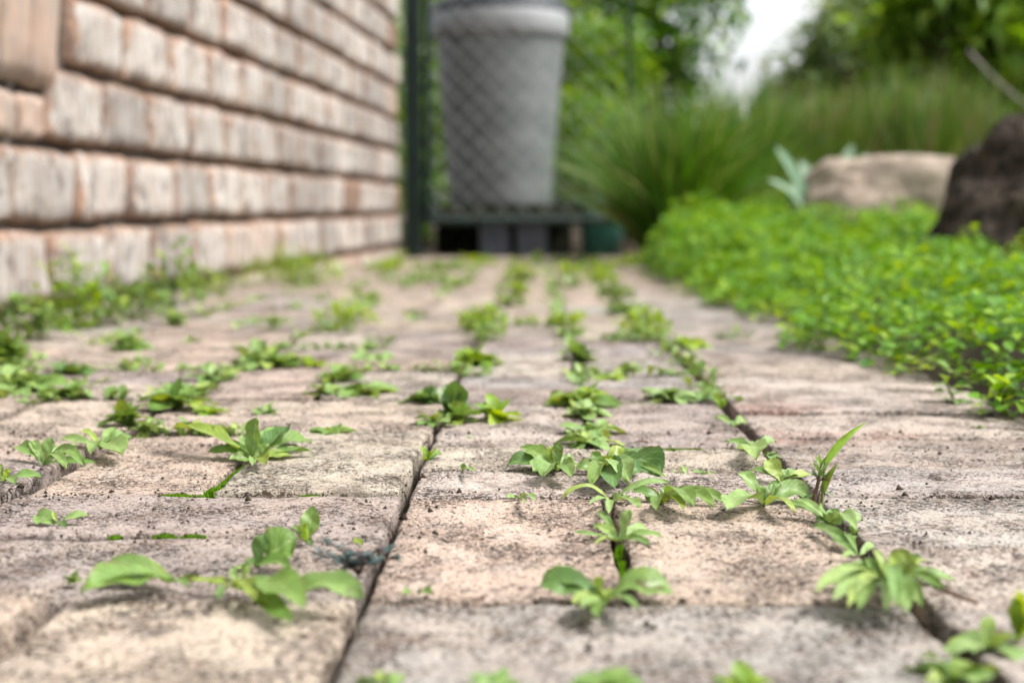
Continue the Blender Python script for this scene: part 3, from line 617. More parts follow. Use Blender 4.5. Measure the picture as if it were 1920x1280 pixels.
# weeds of the middle ground --------------------------------------------------------------
MID = [
    (238, 806, 90, 62, 12, 'broad', 'upright leafy weed behind the downy pale pair at the raised corner'),
    (280, 822, 66, 36, 9, 'cud', 'pale weed between the upright leafy weed and the long-leaved rosette'),
    (330, 775, 120, 55, 18, 'broad', 'bushiest weed of the row running up from the raised brick corner'),
    (395, 785, 70, 34, 8, 'bright', 'yellow-green weed with one rounded leaf above the long-leaved rosette'),
    (350, 748, 110, 34, 14, 'cud', 'pale weed just behind the bushiest one of the raised-corner row'),
    (400, 722, 90, 34, 12, 'cud', 'pale weed at the upper end of the raised-corner row'),
    (130, 752, 100, 34, 12, 'broad', 'low green weed right of the big pale leafy clump'),
    (22, 742, 150, 60, 16, 'cud', 'big pale leafy clump beside low tufts near the wall weeds'),
    (70, 728, 120, 34, 8, 'broad', 'green leaves mingled with the big pale leafy clump'),
    (132, 708, 80, 26, 10, 'dark', 'dark low weed behind the big pale leafy clump'),
    (10, 690, 90, 86, 18, 'broad', 'tall leafy weed rising behind the big pale leafy clump'),
    (240, 664, 90, 42, 14, 'broad', 'green weed standing alone in front of the weeds at the wall foot'),
    (485, 694, 110, 58, 16, 'cud', 'tall pale weed in the tan paving beyond the raised-corner row'),
    (520, 694, 90, 40, 12, 'broad', 'green weed touching the tall pale one in the tan paving'),
    (585, 694, 80, 26, 9, 'bright', 'low yellow-green weed beyond the tall pale one'),
    (640, 724, 90, 44, 14, 'broad', 'upright green weed in the cross joint left of the long joint'),
    (610, 748, 90, 34, 10, 'cud', 'pale weed at the left end of the weedy cross joint'),
    (680, 748, 120, 26, 16, 'broad', 'wide flat weed filling the weedy cross joint'),
    (505, 784, 50, 26, 8, 'cud', 'small grey-green tuft behind the long-leaved rosette'),
    (625, 826, 90, 26, 10, 'broad', 'low narrow weed on a crack right of the large leafy rosette'),
    (680, 824, 50, 8, 5, 'cud', 'flat scrap of weed at the end of the low narrow one'),
    (705, 680, 90, 20, 12, 'cud', 'flat pale weed in the thin joint beyond the weedy cross joint'),
    (815, 806, 80, 44, 9, 'cud', 'round-leaved weed at the corner where the long joint starts'),
    (860, 800, 80, 50, 10, 'broad', 'mixed green weed between the round-leaved one and the bright one'),
    (930, 796, 90, 56, 12, 'bright', 'bright leafy weed right of the mixed weeds at the paver corner'),
    (850, 796, 50, 84, 10, 'dark', 'tallest dark sprig of the mixed weeds at the paver corner'),
    (800, 764, 90, 44, 10, 'dark', 'dark scraggly weed behind the round-leaved one'),
    (880, 832, 20, 10, 4, 'cud', 'tiny pale leaf pair before the mixed weeds at the paver corner'),
    (1100, 846, 110, 26, 14, 'cud', 'flat pale weed touching the back of the dark tangle'),
    (1110, 822, 110, 34, 14, 'cud', 'second pale weed behind the dark tangle'),
    (1095, 790, 90, 40, 14, 'cud', 'third pale weed behind the dark tangle'),
    (1095, 768, 120, 40, 16, 'broad', 'broad green weed at the top of the row behind the dark tangle'),
    (1105, 752, 80, 34, 8, 'bright', 'yellow-green leaves rising from the row behind the dark tangle'),
    (1150, 720, 70, 14, 7, 'bright', 'flat lime weed between the tangle row and the long joint'),
    (1258, 760, 110, 40, 12, 'cud', 'wide pale weed lying beside the long joint'),
    (1240, 758, 60, 22, 7, 'broad', 'green leaves under the wide pale weed beside the long joint'),
    (1180, 702, 70, 20, 7, 'cud', 'whitish flat weed alone on a dark grey paver'),
    (1310, 706, 60, 34, 8, 'cud', 'pale weed in the long joint where it turns dark'),
    (1330, 736, 60, 26, 7, 'cud', 'pale weed in the long joint just behind the lime sprout'),
    (1290, 690, 40, 30, 6, 'broad', 'small green weed farthest up the dark part of the long joint'),
    (890, 692, 90, 46, 18, 'bright', 'dense yellow-green weed in the joint beyond the dark scraggly one'),
    (925, 692, 60, 20, 6, 'cud', 'flat pale leaves right of the dense yellow-green weed'),
    (1090, 684, 70, 46, 16, 'broad', 'dense green weed in the joint beyond the tangle row'),
    (1092, 702, 40, 20, 6, 'broad', 'small leaves at the foot of the dense green weed'),
    (1285, 656, 80, 26, 10, 'bright', 'lime weed at the far end of the dark long joint'),
    (1440, 866, 50, 16, 5, 'cud', 'small pale weed behind the heart-leaved one'),
    (1600, 1018, 50, 26, 5, 'cud', 'pale scrap of leaves in the wide joint before the lone grass shoot'),
    (1500, 905, 30, 14, 5, 'broad', 'small green leaves in the joint behind the brown stalk'),
    (1832, 812, 26, 14, 4, 'broad', 'speck of a seedling alone on the border bricks'),
    (460, 1078, 40, 20, 6, 'cud', 'pale leaves at the root of the spreading wavy-leaved weed'),
    (140, 1108, 50, 30, 6, 'broad', 'weed down in the open joint beside the raised front paver')]
for (px, py, wp, hp, n, stl, lb) in MID: rosette(px, py, wp, hp, n, stl, lb)
# blurred weeds at the bottom edge, close to the lens
for (px, py, wp, hp, n, stl, lb) in [
    (720, 1306, 110, 40, 7, 'cud', 'pale leaf tip on the front grey paver, next to joint A'.replace(', next to joint A', ' by its tan neighbour')), (925, 1316, 140, 66, 8, 'cud', None), (1145, 1318, 150, 60, 9, 'broad', None), (1395, 1316, 130, 58, 8, 'bright', None),
    (1790, 1290, 170, 40, 8, 'broad', 'dark green weed down in the wide joint under the frond'), (1912, 1225, 36, 150, 5, 'bright', 'tall yellow-green leaf rising from the border bricks'), (1850, 1240, 160, 60, 6, 'cud', 'thin pale frond leaning over the wide joint')]:
    rosette(px, py, wp, hp, n, stl, lb or 'soft pale weed in the joint at the front of the grey paver', None if lb else 'weeds along the front joint')

# far weeds: one small mesh each -------------------------------------------------------------
def clump(px, py, wpx, hpx, dpx, n, leafpx, mat, label, group, name='weed', kind='oval', Y=None, cat='weed'):
    b = gp(px, py) if Y is None else Vector((at(px, py, Y).x, Y, gz(Y))); k = b.y / F
    W, Hh = wpx * k / 2 * 1.12, hpx * k * 1.12; D = dpx * k; n = int(n * 1.3)
    parts = []
    for i in range(n):
        a = random.uniform(0, 6.28); r = math.sqrt(random.random()); p = np.array((W * r * math.cos(a), D * r * math.sin(a), Hh * random.random() * (1 - .6 * r * r)))
        L = leafpx * k * random.uniform(.6, 1.3); az = random.uniform(0, 6.28); el = random.uniform(-.3, .9)
        tip = p + L * np.array((math.cos(az) * math.cos(el), math.sin(az) * math.cos(el), math.sin(el)))
        parts.append(leaf_geo(p, (p + tip) / 2 + np.array((0, 0, .15 * L)), tip, L * (random.uniform(.4, .65) if kind != 'blade' else random.uniform(.07, .13)), kind, .25, .05, 0, 0, 5, 3, i, (0, 0, 1)))
    for i in range(max(3, n // 14)):
        a = random.uniform(0, 6.28); r = random.random() * .8
        parts.append((*tube([(W * r * .5 * math.cos(a), D * r * .5 * math.sin(a), 0), (W * r * math.cos(a), D * r * math.sin(a), Hh * .8)], 1.4 * k, 1 * k, 4),))
    V, Q, uv = merge(parts); o = link(name, np_mesh(name, V, Q, mat, uv)); o.location = b
    return tag(o, label, cat, group)
FL, FG = 'blurred green weed tuft in the far paving joints', 'weed tufts in the far paving joints'
for (px, py, wp, hp, n, mt) in [(905, 620, 80, 62, 90, 'bright'), (910, 640, 60, 40, 50, 'broad'), (885, 606, 50, 20, 30, 'bright'), (1065, 612, 60, 34, 50, 'bright'), (1070, 634, 50, 26, 40, 'broad'),
    (1205, 624, 90, 60, 100, 'bright'), (1215, 640, 80, 36, 60, 'broad'), (1170, 590, 70, 34, 60, 'broad'), (1150, 558, 60, 30, 50, 'broad'), (1130, 530, 60, 30, 50, 'bright'), (1120, 510, 60, 22, 40, 'broad'), (1160, 640, 70, 16, 26, 'broad'),
    (650, 606, 110, 50, 90, 'bright'), (625, 624, 70, 22, 40, 'broad'), (690, 566, 50, 26, 36, 'broad'), (1000, 610, 90, 14, 40, 'broad'), (985, 525, 40, 34, 40, 'bright'), (975, 550, 40, 24, 36, 'bright'), (960, 575, 40, 26, 36, 'broad'),
    (1065, 540, 50, 24, 36, 'broad'), (1065, 515, 44, 20, 30, 'bright'), (780, 530, 110, 18, 60, 'broad'), (830, 508, 100, 18, 50, 'broad'), (860, 535, 60, 14, 26, 'broad'), (720, 510, 70, 30, 50, 'bright'), (520, 618, 70, 40, 30, 'broad'),
    (1000, 496, 80, 12, 40, 'broad'), (1200, 500, 110, 22, 70, 'bright'), (1080, 494, 80, 14, 40, 'broad'), (900, 496, 60, 12, 30, 'bright'), (330, 612, 26, 34, 34, 'broad'), (1530, 660, 40, 24, 16, 'broad'), (1370, 634, 80, 14, 20, 'dark')]:
    clump(px, py, wp, hp * .7, wp * .6, int(n * 1.2), 18, M[mt], FL, FG)
WL, WG = 'leafy weed clump growing at the foot of the house wall', 'weeds along the foot of the wall'
for (px, py, wp, hp, n, mt, lp) in [(60, 636, 120, 80, 90, 'broad', 30), (125, 618, 110, 140, 80, 'bright', 32), (175, 612, 120, 105, 90, 'broad', 30), (245, 602, 120, 85, 80, 'broad', 28), (320, 590, 110, 125, 90, 'broad', 27), (380, 560, 90, 60, 60, 'bright', 20), (30, 585, 50, 90, 44, 'broad', 24),
    (420, 545, 60, 30, 30, 'broad', 18)]:
    clump(px, py, wp, hp, wp * .35, n, lp, M[mt], WL, WG)
clump(550, 534, 180, 62, 70, 240, 34, M['bright'], 'fine grassy tuft against the middle of the house wall', None, 'grass_tuft', 'blade', cat='grass')
clump(745, 500, 50, 30, 30, 50, 18, M['bright'], 'small grassy tuft at the far corner of the house wall', None, 'grass_tuft', 'blade', cat='grass')

# moss cushions in the joints ------------------------------------------------------------------
def moss(x0, y0, x1, y1, hpx, n, label, group=None, J=None):
    a, b = gp(x0, y0), gp(x1, y1)
    if J: a = Vector((a.x * J / a.y, J, 0)); b = Vector((b.x * J / b.y, J, 0))
    k = a.y / F; c = (a + b) / 2; parts = []
    for i in range(n):
        f = random.random(); p = np.array(a + (b - a) * f - c) + np.array((random.gauss(0, 2.5 * k), random.gauss(0, 5 * k), -.004))
        h = (hpx * k * random.uniform(.5, 1)) * (.4 + .6 * math.sin(math.pi * f)) + .003
        for q in range(2):
            az = random.uniform(0, 6.28); t = p + np.array((math.cos(az) * 3 * k, math.sin(az) * 3 * k, h))
            parts.append(leaf_geo(p, (p + t) / 2 + np.array((0, 0, h * .3)), t, 3.4 * k, 'oval', .2, 0, 0, 0, 4, 3, i, (math.sin(az), -math.cos(az), .3)))
    V, Q, uv = merge(parts); o = link('moss_patch', np_mesh('moss_patch', V, Q, M['moss'], uv)); o.location = c; tag(o, label, 'moss', group)
ML, MG = 'thin moss cushion in the joint between two mauve pavers', 'moss between the mauve pavers'
moss(304, 923, 372, 927, 6, 160, 'flat moss strip along the front edge of a tan paver', None, .7190); moss(384, 925, 412, 912, 9, 220, 'round bright moss cushion at a paver corner'); moss(410, 912, 462, 870, 8, 260, 'moss trail leading up to the large leafy rosette')
moss(288, 999, 328, 1003, 7, 130, ML, MG, .6283); moss(342, 1004, 386, 1007, 6, 130, ML, MG, .6283); moss(205, 992, 226, 994, 4, 40, ML, MG, .6283)
moss(568, 939, 605, 941, 4, 90, 'thin moss line left of the chipped paver corner', None, .7188); moss(1200, 843, 1390, 846, 4, 300, 'long thin moss line behind a pale paver', None, .862)
moss(1156, 1040, 1166, 1020, 12, 150, 'moss plug under the small pale rosette'); moss(1166, 1075, 1168, 1045, 4, 80, 'moss deep in the joint between two pink pavers'); moss(1130, 756, 1230, 757, 5, 160, 'long thin moss line beside the wide pale weed', None, 1.063)
V, Q = tube([np.array(gp(1752, 1098, .006)), np.array(gp(1790, 1114, .008)), np.array(gp(1832, 1130, .003))], .0011, .0007, 6)
tag(link('twig', np_mesh('twig', V, Q, M['stem_brown'])), 'short dry twig lying beside the biggest pale rosette', 'twig')
V, Q, uv = leaf_geo(gp(1190, 830, .002), gp(1202, 826, .006), gp(1218, 830, .002), .004, 'oval', .4, .1, 0, 0, 7, 5, 3)
tag(link('dry_leaf', np_mesh('dry_leaf', V, Q, M['stem_brown'], uv)), 'small dark dry leaf on a mauve paver near the moss line', 'leaf')

def joint_sprouts():
    r = np.random.default_rng(9); parts = []
    lines = [(A_X, 1.25, 4.8, 1.0), (B_X + .002, .95, 4.8, 1.2), (A_X + PW / 2, .88, 4.6, 1.0), (L1 + PW / 2, .95, 4.4, .8), (L1 + .002, .86, 4.4, 1.2), (L2 + PW / 2, 1.0, 3.6, .8), (L2, .95, 3.4, .9)]
    cross = [(A_X, 1.063), (A_X, 1.235), (L1, .9135), (L1, 1.081), (L1, 1.273), (L2, 1.081), (L2, 1.273), (L2, 1.47), (A_X, 1.415), (L1, 1.47)]
    P = []
    for x, y0, y1, d in lines:
        for _ in range(int(420 * d)): P.append((x + r.normal(0, .006), y0 + (y1 - y0) * r.random() ** 1.2))
    for x, y in cross:
        for _ in range(70): P.append((x + PW * r.random(), y + r.normal(0, .004)))
    P = np.array(P); keep = vn(np.stack([P[:, 0] * 14, P[:, 1] * 9, P[:, 0] * 0], -1), 31) > .02; P = P[keep]
    for k, (x, y) in enumerate(P):
        p = np.array((x, y, gz(y) - .002)); L = r.uniform(.007, .017) * (1 + .15 * max(0, y - 1.5)); az = r.uniform(0, 6.28); el = r.uniform(.1, .9)
        tip = p + L * np.array((math.cos(az) * math.cos(el), math.sin(az) * math.cos(el), math.sin(el))); tip[2] = max(tip[2], gz(y) + .003)
        parts.append(leaf_geo(p, (p + tip) / 2 + np.array((0, 0, .2 * L)), tip, L * r.uniform(.35, .6), 'spat', .3, .06, 0, 0, 6, 3, k, (0, 0, 1)))
    V, Q, uv = merge(parts); o = link('joint_sprouts', np_mesh('joint_sprouts', V, Q, M['cud'], uv)); tag(o, 'tiny green sprouts filling the paving joints between the larger weeds', 'sprouts', None, 'stuff')
joint_sprouts()
def crumbs():
    r = np.random.default_rng(5); n = 5200; P = []
    xs = [A_X, B_X, A_X + PW / 2, L1, L1 + PW / 2, L2]
    for k in range(n):
        Y = .38 + 2.0 * r.random() ** 1.3
        if r.random() < .6: x = xs[r.integers(len(xs))] + r.normal(0, .011); y = Y
        elif r.random() < .6: x = r.uniform(-.5, .34); y = [.519, .709, .862, 1.063, .6283, .718, .913, 1.081, 1.235][r.integers(9)] + r.normal(0, .007)
        else: x = r.uniform(-.5, .34); y = Y
        P.append((x, y, gz(y) + .0004))
    P = np.array(P); sz = r.uniform(.0004, .0013, n) * np.where(r.random(n) < .05, 2.0, 1)
    T = np.array([(1, 0, -.3), (-.5, .87, -.3), (-.5, -.87, -.3), (0, 0, 1)]); a = r.uniform(0, 6.28, n); ca, sa = np.cos(a), np.sin(a)
    J = T[None] * r.uniform(.5, 1.4, (n, 4, 3)); V = np.stack([J[..., 0] * ca[:, None] - J[..., 1] * sa[:, None], J[..., 0] * sa[:, None] + J[..., 1] * ca[:, None], J[..., 2] * .8], -1) * sz[:, None, None] + P[:, None]
    b = (np.arange(n) * 4)[:, None]; Q = np.concatenate([b + np.array([q]) for q in ((0, 1, 3), (1, 2, 3), (2, 0, 3), (0, 2, 1))])
    o = link('soil_crumbs', np_mesh('soil_crumbs', V.reshape(-1, 3), Q, M['soil'], None, False)); tag(o, 'crumbs of dark soil scattered on the pavers beside the joints', 'soil', None, 'stuff')
crumbs()
# ------------------------------------------------------------------ ground cover on the right
def ground_cover():
    parts_n = 46000; r = np.random.default_rng(11)
    Yv = .86 + 3.75 * r.random(parts_n * 3) ** 1.15; u = r.random(parts_n * 3)
    xe = .318 + .03 * vn(np.stack([Yv * 4, Yv * 0, Yv * 0], -1), 4) + .04 * vn(np.stack([Yv * 13, Yv * 0, Yv * 0], -1), 6)
    xe = xe - .03 * np.clip((Yv - 1.4) / 1, 0, 1) + .08 * np.clip((Yv - 3.2) / 1, 0, 1)
    wid = np.clip(.40 * Yv + .25 - xe, .05, 1.3); Xv = xe + u * wid
    keep = r.random(len(Xv)) < wid / 1.3 * 1.0 ; Xv, Yv, xe = Xv[keep][:parts_n], Yv[keep][:parts_n], xe[keep][:parts_n]; n = len(Xv)
    gap = vn(np.stack([Xv * 16, Yv * 16, Xv * 0], -1), 21) > -.80; Xv, Yv, xe, n = Xv[gap], Yv[gap], xe[gap], int(gap.sum())
    ed = np.clip((Xv - xe) / .07, 0, 1)
    hm = (.010 + (.046 + .018 * vn(np.stack([Xv * 9, Yv * 9, Xv * 0], -1), 2) + .034 * vn(np.stack([Xv * 13, Yv * 13, Xv * 0], -1), 3)) * ed ** .6) * (1 + 1.1 * np.clip(Yv - 2.5, 0, 1.0) * np.clip(1.6 - Xv, 0, 1))
    z = ground_z(Xv, Yv) + .012 + hm * (1 - .75 * r.random(n) ** 1.6)
    L = r.uniform(.007, .017, n) * np.where(r.random(n) < .08, 1.5, 1) * (1 + .25 * np.clip(Yv - 1.5, 0, 2)); az = r.uniform(0, 2 * np.pi, n); el = r.uniform(-.5, .7, n)
    T = np.stack([np.cos(az) * np.cos(el), np.sin(az) * np.cos(el), np.sin(el)], -1); s = np.stack([-np.sin(az), np.cos(az), r.uniform(-.3, .3, n)], -1); N = np.cross(T, s)
    wv = L * r.uniform(.55, .85, n); P = np.stack([Xv, Yv, z], -1)
    def pt(t, u, f): return P + T * (L * t)[:, None] + s * (wv * u / 2)[:, None] + N * (L * f)[:, None]
    V = np.stack([pt(0, 0, 0), pt(.45, -1, .12), pt(.5, 0, 0), pt(.45, 1, .12), pt(.82, -.7, .06), pt(1, 0, -.1), pt(.82, .7, .06)], 1).reshape(-1, 3)
    uv = np.tile(np.array([(.5, 0), (0, .45), (.5, .5), (1, .45), (.1, .8), (.5, 1), (.9, .8)]), (n, 1))
    b = (np.arange(n) * 7)[:, None]
    Q = np.concatenate([b + np.array([[0, 2, 1, 1]])[:, :3], b + np.array([[0, 3, 2]]), b + np.array([[1, 2, 4]]), b + np.array([[2, 5, 4]]), b + np.array([[2, 3, 6]]), b + np.array([[2, 6, 5]])])
    o = link('ground_cover', np_mesh('ground_cover', V, Q, M['cover'], uv)); tag(o, 'bright green small-leaved ground cover spilling over the path edge', 'ground cover', None, 'stuff')
ground_cover()
# taller individual shoots at the border
def shoot(px, py, Y, hgt, spread, n, mat, label, leaf=.02, group=None, name='weed'):
    p = at(px, py, Y); b = Vector((p.x, Y, float(ground_z(np.array(p.x), np.array(Y))))); top = max(.03, p.z - b.z) if hgt is None else hgt
    root = tag(empty(name, b), label, 'weed', group); pts = [np.array((0, 0, 0)), np.array((spread * .3, 0, top * .5)), np.array((spread, -.005, top))]
    V, Q = tube(pts, .0016, .0009, 5); link('stem', np_mesh('stem', V, Q, M['stem']), root)
    for i in range(n):
        f = .35 + .65 * i / max(1, n - 1); c = 2 * f * (1 - f) * pts[1] + f * f * pts[2]; az = i * 2.4
        place_leaf(root, mat, tuple(c), leaf * random.uniform(.8, 1.2), az, random.uniform(.1, .7), 1.4)
shoot(1895, 440, 2.0, None, .012, 9, 'bright', 'tall bright sprig standing against the dark boulder', .022)
shoot(1690, 690, 1.25, None, -.01, 7, 'bright', 'leafy shoot hanging over the path edge from the ground cover', .016); shoot(1800, 735, 1.06, None, -.012, 8, 'broad', 'trailing stem with round leaves at the nearest end of the ground cover', .015)
shoot(1900, 740, 1.0, None, -.012, 9, 'bright', 'bright trailing stem on the near corner of the ground cover', .015)
clump(1575, 400, 60, 60, 40, 60, 44, M['cover'], 'broad grassy shoots standing in the ground cover before the tan rock', None, 'grass_tuft', 'blade', Y=3.0, cat='grass')
clump(1680, 410, 110, 60, 50, 70, 30, M['cover'], 'leafy lime clump in front of the tan rock face', None, 'grass_tuft', 'oval', Y=2.9, cat='weed')

for k, Y in enumerate((1.12, 1.2, 1.34, 1.45, 1.6, 1.72, 1.9, 2.1, 2.35, 2.6)):
    x = .325 + random.uniform(-.02, .02) - .02 * min(1, max(0, Y - 1.4)); b = Vector((x + .03, Y, gz(Y))); e = np.array((-.05 - random.uniform(0, .04), random.uniform(-.03, .02), .012))
    root = tag(empty('runner', b), 'leafy runner creeping from the ground cover onto the border bricks', 'weed', 'runners along the edge of the ground cover')
    pts = [np.array((0, 0, .012)), e * .5 + np.array((0, 0, .018)), e]; V, Q = tube(pts, .0011, .0007, 5); link('stem', np_mesh('stem', V, Q, M['stem']), root)
    for i in range(9):
        f = .15 + .85 * i / 8; c = (1 - f) ** 2 * pts[0] + 2 * f * (1 - f) * pts[1] + f * f * pts[2]
        o = place_leaf(root, 'bright', tuple(c), random.uniform(.010, .017), i * 2.6, random.uniform(0, .6), 1.4)
# ------------------------------------------------------------------ boulders
def boulder(name, c, rad, seed, mat, label, flat=1.0, rough=.16, angular=0.0, sub=5):
    import bmesh
    bm = bmesh.new(); bmesh.ops.create_icosphere(bm, subdivisions=sub, radius=1)
    V = np.array([v.co[:] for v in bm.verts]); Fc = [[v.index for v in f.verts] for f in bm.faces]; bm.free()
    d = 1 + rough * vn(V * 1.5, seed) + rough * .45 * vn(V * 3.7, seed + 1) + rough * .16 * vn(V * 9, seed + 2) + rough * .07 * vn(V * 22, seed + 3)
    V2 = V * d[:, None]
    if angular: V2 = np.sign(V2) * np.abs(V2) ** (1 - angular)
    V2 = V2 * np.array(rad)
    o = link(name, np_mesh(name, V2, np.array(Fc), mat)); o.location = c; return tag(o, label, 'rock')
c = at(1915, 400, 2.55); boulder('boulder', (c.x + .055, 2.62, .085), (.180, .20, .25), 3, M['rock_dark'], 'dark brown rough boulder among the ground cover', rough=.26, sub=6).rotation_euler = (0, R(22), 0)
c = at(1672, 340, 3.75); o = boulder('boulder', (c.x + .05, 3.85, .130), (.25, .17, .145), 9, M['rock_tan'], 'flat-topped tan sandstone rock behind the ground cover', rough=.24, angular=.30); o.rotation_euler = (0, R(3), R(8))

# ------------------------------------------------------------------ gate, bin and stand at the end of the path
GY = 5.62
def cyl_part(name, pts, r, mat, parent, k=12):
    V, Q = tube(pts, r, r, k); return link(name, np_mesh(name, V, Q, mat), parent)
gx0, gx1 = at(777, 400, GY).x, at(1178, 400, GY).x; gzf = gz(GY)
gate = tag(empty('chain_link_gate', (gx0, GY, gzf)), 'dark green chain-link gate closing the end of the path', 'gate')
W = gx1 - gx0
cyl_part('post', [(-.005, .03, -.1), (-.005, .03, 1.6)], .034, M['gate'], gate)
for nm, x, r_ in (('stile', .055, .016), ('stile', W, .007)): cyl_part(nm, [(x, 0, .13), (x, 0, 1.5)], r_, M['gate'], gate)
for z in (.145, 1.49): cyl_part('rail', [(.055, 0, z), (W, 0, z)], .017, M['gate'], gate)
cyl_part('post', [(W + .14, .03, -.1), (W + .14, .03, .42)], .034, M['gate'], gate)
parts = []; z0, z1, x0, x1 = .15, 1.485, .065, W - .01; p_ = .085
for sgn in (1, -1):
    c0 = -2.0
    while c0 < 3.5:                      # x = c0 + sgn*(z-z0)
        pts = []
        for z in (z0, z1):
            pts.append([c0 + sgn * (z - z0), z])
        (xa, za), (xb, zb) = pts
        def clipx(xa, za, xb, zb):
            t0, t1 = 0.0, 1.0; dx = xb - xa
            for bound, s_ in ((x0, 1), (x1, -1)):
                fa, fb = s_ * (xa - bound), s_ * (xb - bound)
                if fa < 0 and fb < 0: return None
                if fa < 0: t0 = max(t0, fa / (fa - fb))
                if fb < 0: t1 = min(t1, fa / (fa - fb))
            if t1 <= t0: return None
            return xa + dx * t0, za + (zb - za) * t0, xa + dx * t1, za + (zb - za) * t1
        q = clipx(xa, za, xb, zb)
        if q: parts.append(tube([(q[0], sgn * .0015, q[1]), (q[2], sgn * .0015, q[3])], .00085, .00085, 6))
        c0 += p_
V, Q, _ = merge(parts); link('wire_mesh', np_mesh('wire_mesh', V, Q, M['wire']), gate)
# bin
BY = 6.15
def lathe(prof, k=48):
    V = np.array([(r * math.cos(2 * math.pi * i / k), r * math.sin(2 * math.pi * i / k), z) for r, z in prof for i in range(k)])
    n = len(prof); Q = np.array([(a * k + i, a * k + (i + 1) % k, (a + 1) * k + (i + 1) % k, (a + 1) * k + i) for a in range(n - 1) for i in range(k)])
    return V, Q
bc = at(938, 385, BY); zb = at(938, 386, BY).z; zt = at(938, 27, BY).z; hb = zt - zb; kpx = BY / F
bin_ = tag(empty('dustbin', (bc.x, BY, zb)), 'tapered grey ribbed plastic dustbin with a pale rim behind the gate', 'bin')
prof = [(.0, 0), (90 * kpx, 0), (93 * kpx, .012)]
for i in range(41):
    f = i / 40; r = (93 + 24 * f) * kpx; z = .015 + f * (hb - .13); prof.append((r + (.0035 if i % 2 else 0), z))
prof += [(118 * kpx, hb - .11)]
V, Q = lathe(prof); link('body', np_mesh('body', V, Q, M['bin']), bin_)
V, Q = lathe([(117 * kpx, hb - .112), (123 * kpx, hb - .108), (127 * kpx, hb - .09), (128 * kpx, hb - .02), (124 * kpx, hb), (112 * kpx, hb + .002), (110 * kpx, hb - .1)]); link('rim', np_mesh('rim', V, Q, M['bin_rim']), bin_)
V, Q = lathe([(124 * kpx, hb - .004), (127 * kpx, hb + .004), (126 * kpx, hb + .03), (110 * kpx, hb + .055), (40 * kpx, hb + .09), (0, hb + .095)]); lid = link('lid', np_mesh('lid', V, Q, M['bin_dark']), bin_)
V, Q = tube([(-.08, 0, hb + .08), (-.07, 0, hb + .12), (.07, 0, hb + .12), (.08, 0, hb + .08)], .012, .012, 8); link('handle', np_mesh('handle', V, Q, M['bin_dark']), lid)
# stand
def bevel_box(name, c, s, mat, parent, bev=.008):
    import bmesh
    bm = bmesh.new(); bmesh.ops.create_cube(bm, size=1); bmesh.ops.scale(bm, vec=s, verts=bm.verts); bmesh.ops.bevel(bm, geom=bm.edges[:], offset=bev, segments=2, affect='EDGES')
    me = bpy.data.meshes.new(name); bm.to_mesh(me); bm.free(); me.materials.append(mat); o = link(name, me, parent); o.location = c; return o
xl, xr = at(806, 400, BY).x, at(1080, 400, BY).x; gB = gz(BY)
stand = tag(empty('bin_stand', ((xl + xr) / 2, BY, gB)), 'low dark slab on blue-grey blocks carrying the dustbin', 'stand'); sx = (xl + xr) / 2
bevel_box('slab', (0, 0, zb - gB - .0255), (xr - xl, .52, .05), M['slab'], stand)
for pxa, pxb in ((900, 955), (968, 1026)):
    xa, xb = at(pxa, 440, BY - .15).x, at(pxb, 440, BY - .15).x; h = zb - gB - .052
    bevel_box('block', ((xa + xb) / 2 - sx, -.1, h / 2 - .01), (xb - xa, .2, h + .02), M['block'], stand)
bevel_box('shade_backing', (0, .24, (zb - gB - .05) / 2 - .01), (xr - xl - .02, .03, zb - gB - .05), M['slab'], stand, .004)  # dark sheet added to stand in for the shade under the slab
# teal tub
tc = at(1128, 420, 6.1); tub = tag(empty('plastic_tub', (tc.x, 6.1, gz(6.1))), 'teal plastic tub on the ground right of the bin stand', 'tub')
th = at(1128, 372, 6.1).z - gz(6.1)
V, Q = lathe([(0, .0), (.08, 0), (.10, th - .03), (.098, th)], 32); link('body', np_mesh('body', V, Q, M['teal']), tub)
V, Q = lathe([(.098, th - .035), (.118, th - .03), (.122, th - .005), (.115, th), (.09, th - .004), (.08, th - .12), (0, th - .14)], 32); link('rim', np_mesh('rim', V, Q, M['teal']), tub)

# ------------------------------------------------------------------ tussocks, reeds and shrubs
def tussock(px, Y, n, hgt, spread, mat, label, base_r=.08, wid=.006, group=None, name='grass_tussock', up=1.0):
    x = at(px, 400, Y).x; b = Vector((x, Y, float(ground_z(np.array(x), np.array(Y))))); parts = []
    for i in range(n):
        a = random.uniform(0, 6.28); r = base_r * math.sqrt(random.random()); p0 = np.array((r * math.cos(a), r * math.sin(a), 0))
        a2 = a + random.gauss(0, .5); q = random.random() ** .7; out = spread * q * random.uniform(.6, 1.1); h = hgt * random.uniform(.55, 1.05) * (1 - .45 * q * q)
        p2 = p0 + np.array((out * math.cos(a2), out * math.sin(a2), h)); p1 = p0 + np.array((out * .28 * math.cos(a2), out * .28 * math.sin(a2), h * .85 * up))
        parts.append(leaf_geo(p0, p1, p2, wid * random.uniform(.7, 1.3), 'blade', .2, 0, 0, random.uniform(-1, 1), 7, 2, i, (math.cos(a2 + 1.57), math.sin(a2 + 1.57), .2)))
    V, Q, uv = merge(parts); o = link(name, np_mesh(name, V, Q, mat, uv)); o.location = b; return tag(o, label, 'grass', group)
tussock(1265, 4.75, 1300, .60, .46, M['tussock'], 'large dark green grass tussock with arching blades by the gate', .10, .008)
tussock(1390, 5.3, 900, .68, .36, M['tussock'], 'second grass tussock just behind the large arching one', .10, .008)
RG = 'upright reed clumps behind the rocks'; RL = 'upright olive reed clump behind the rocks'
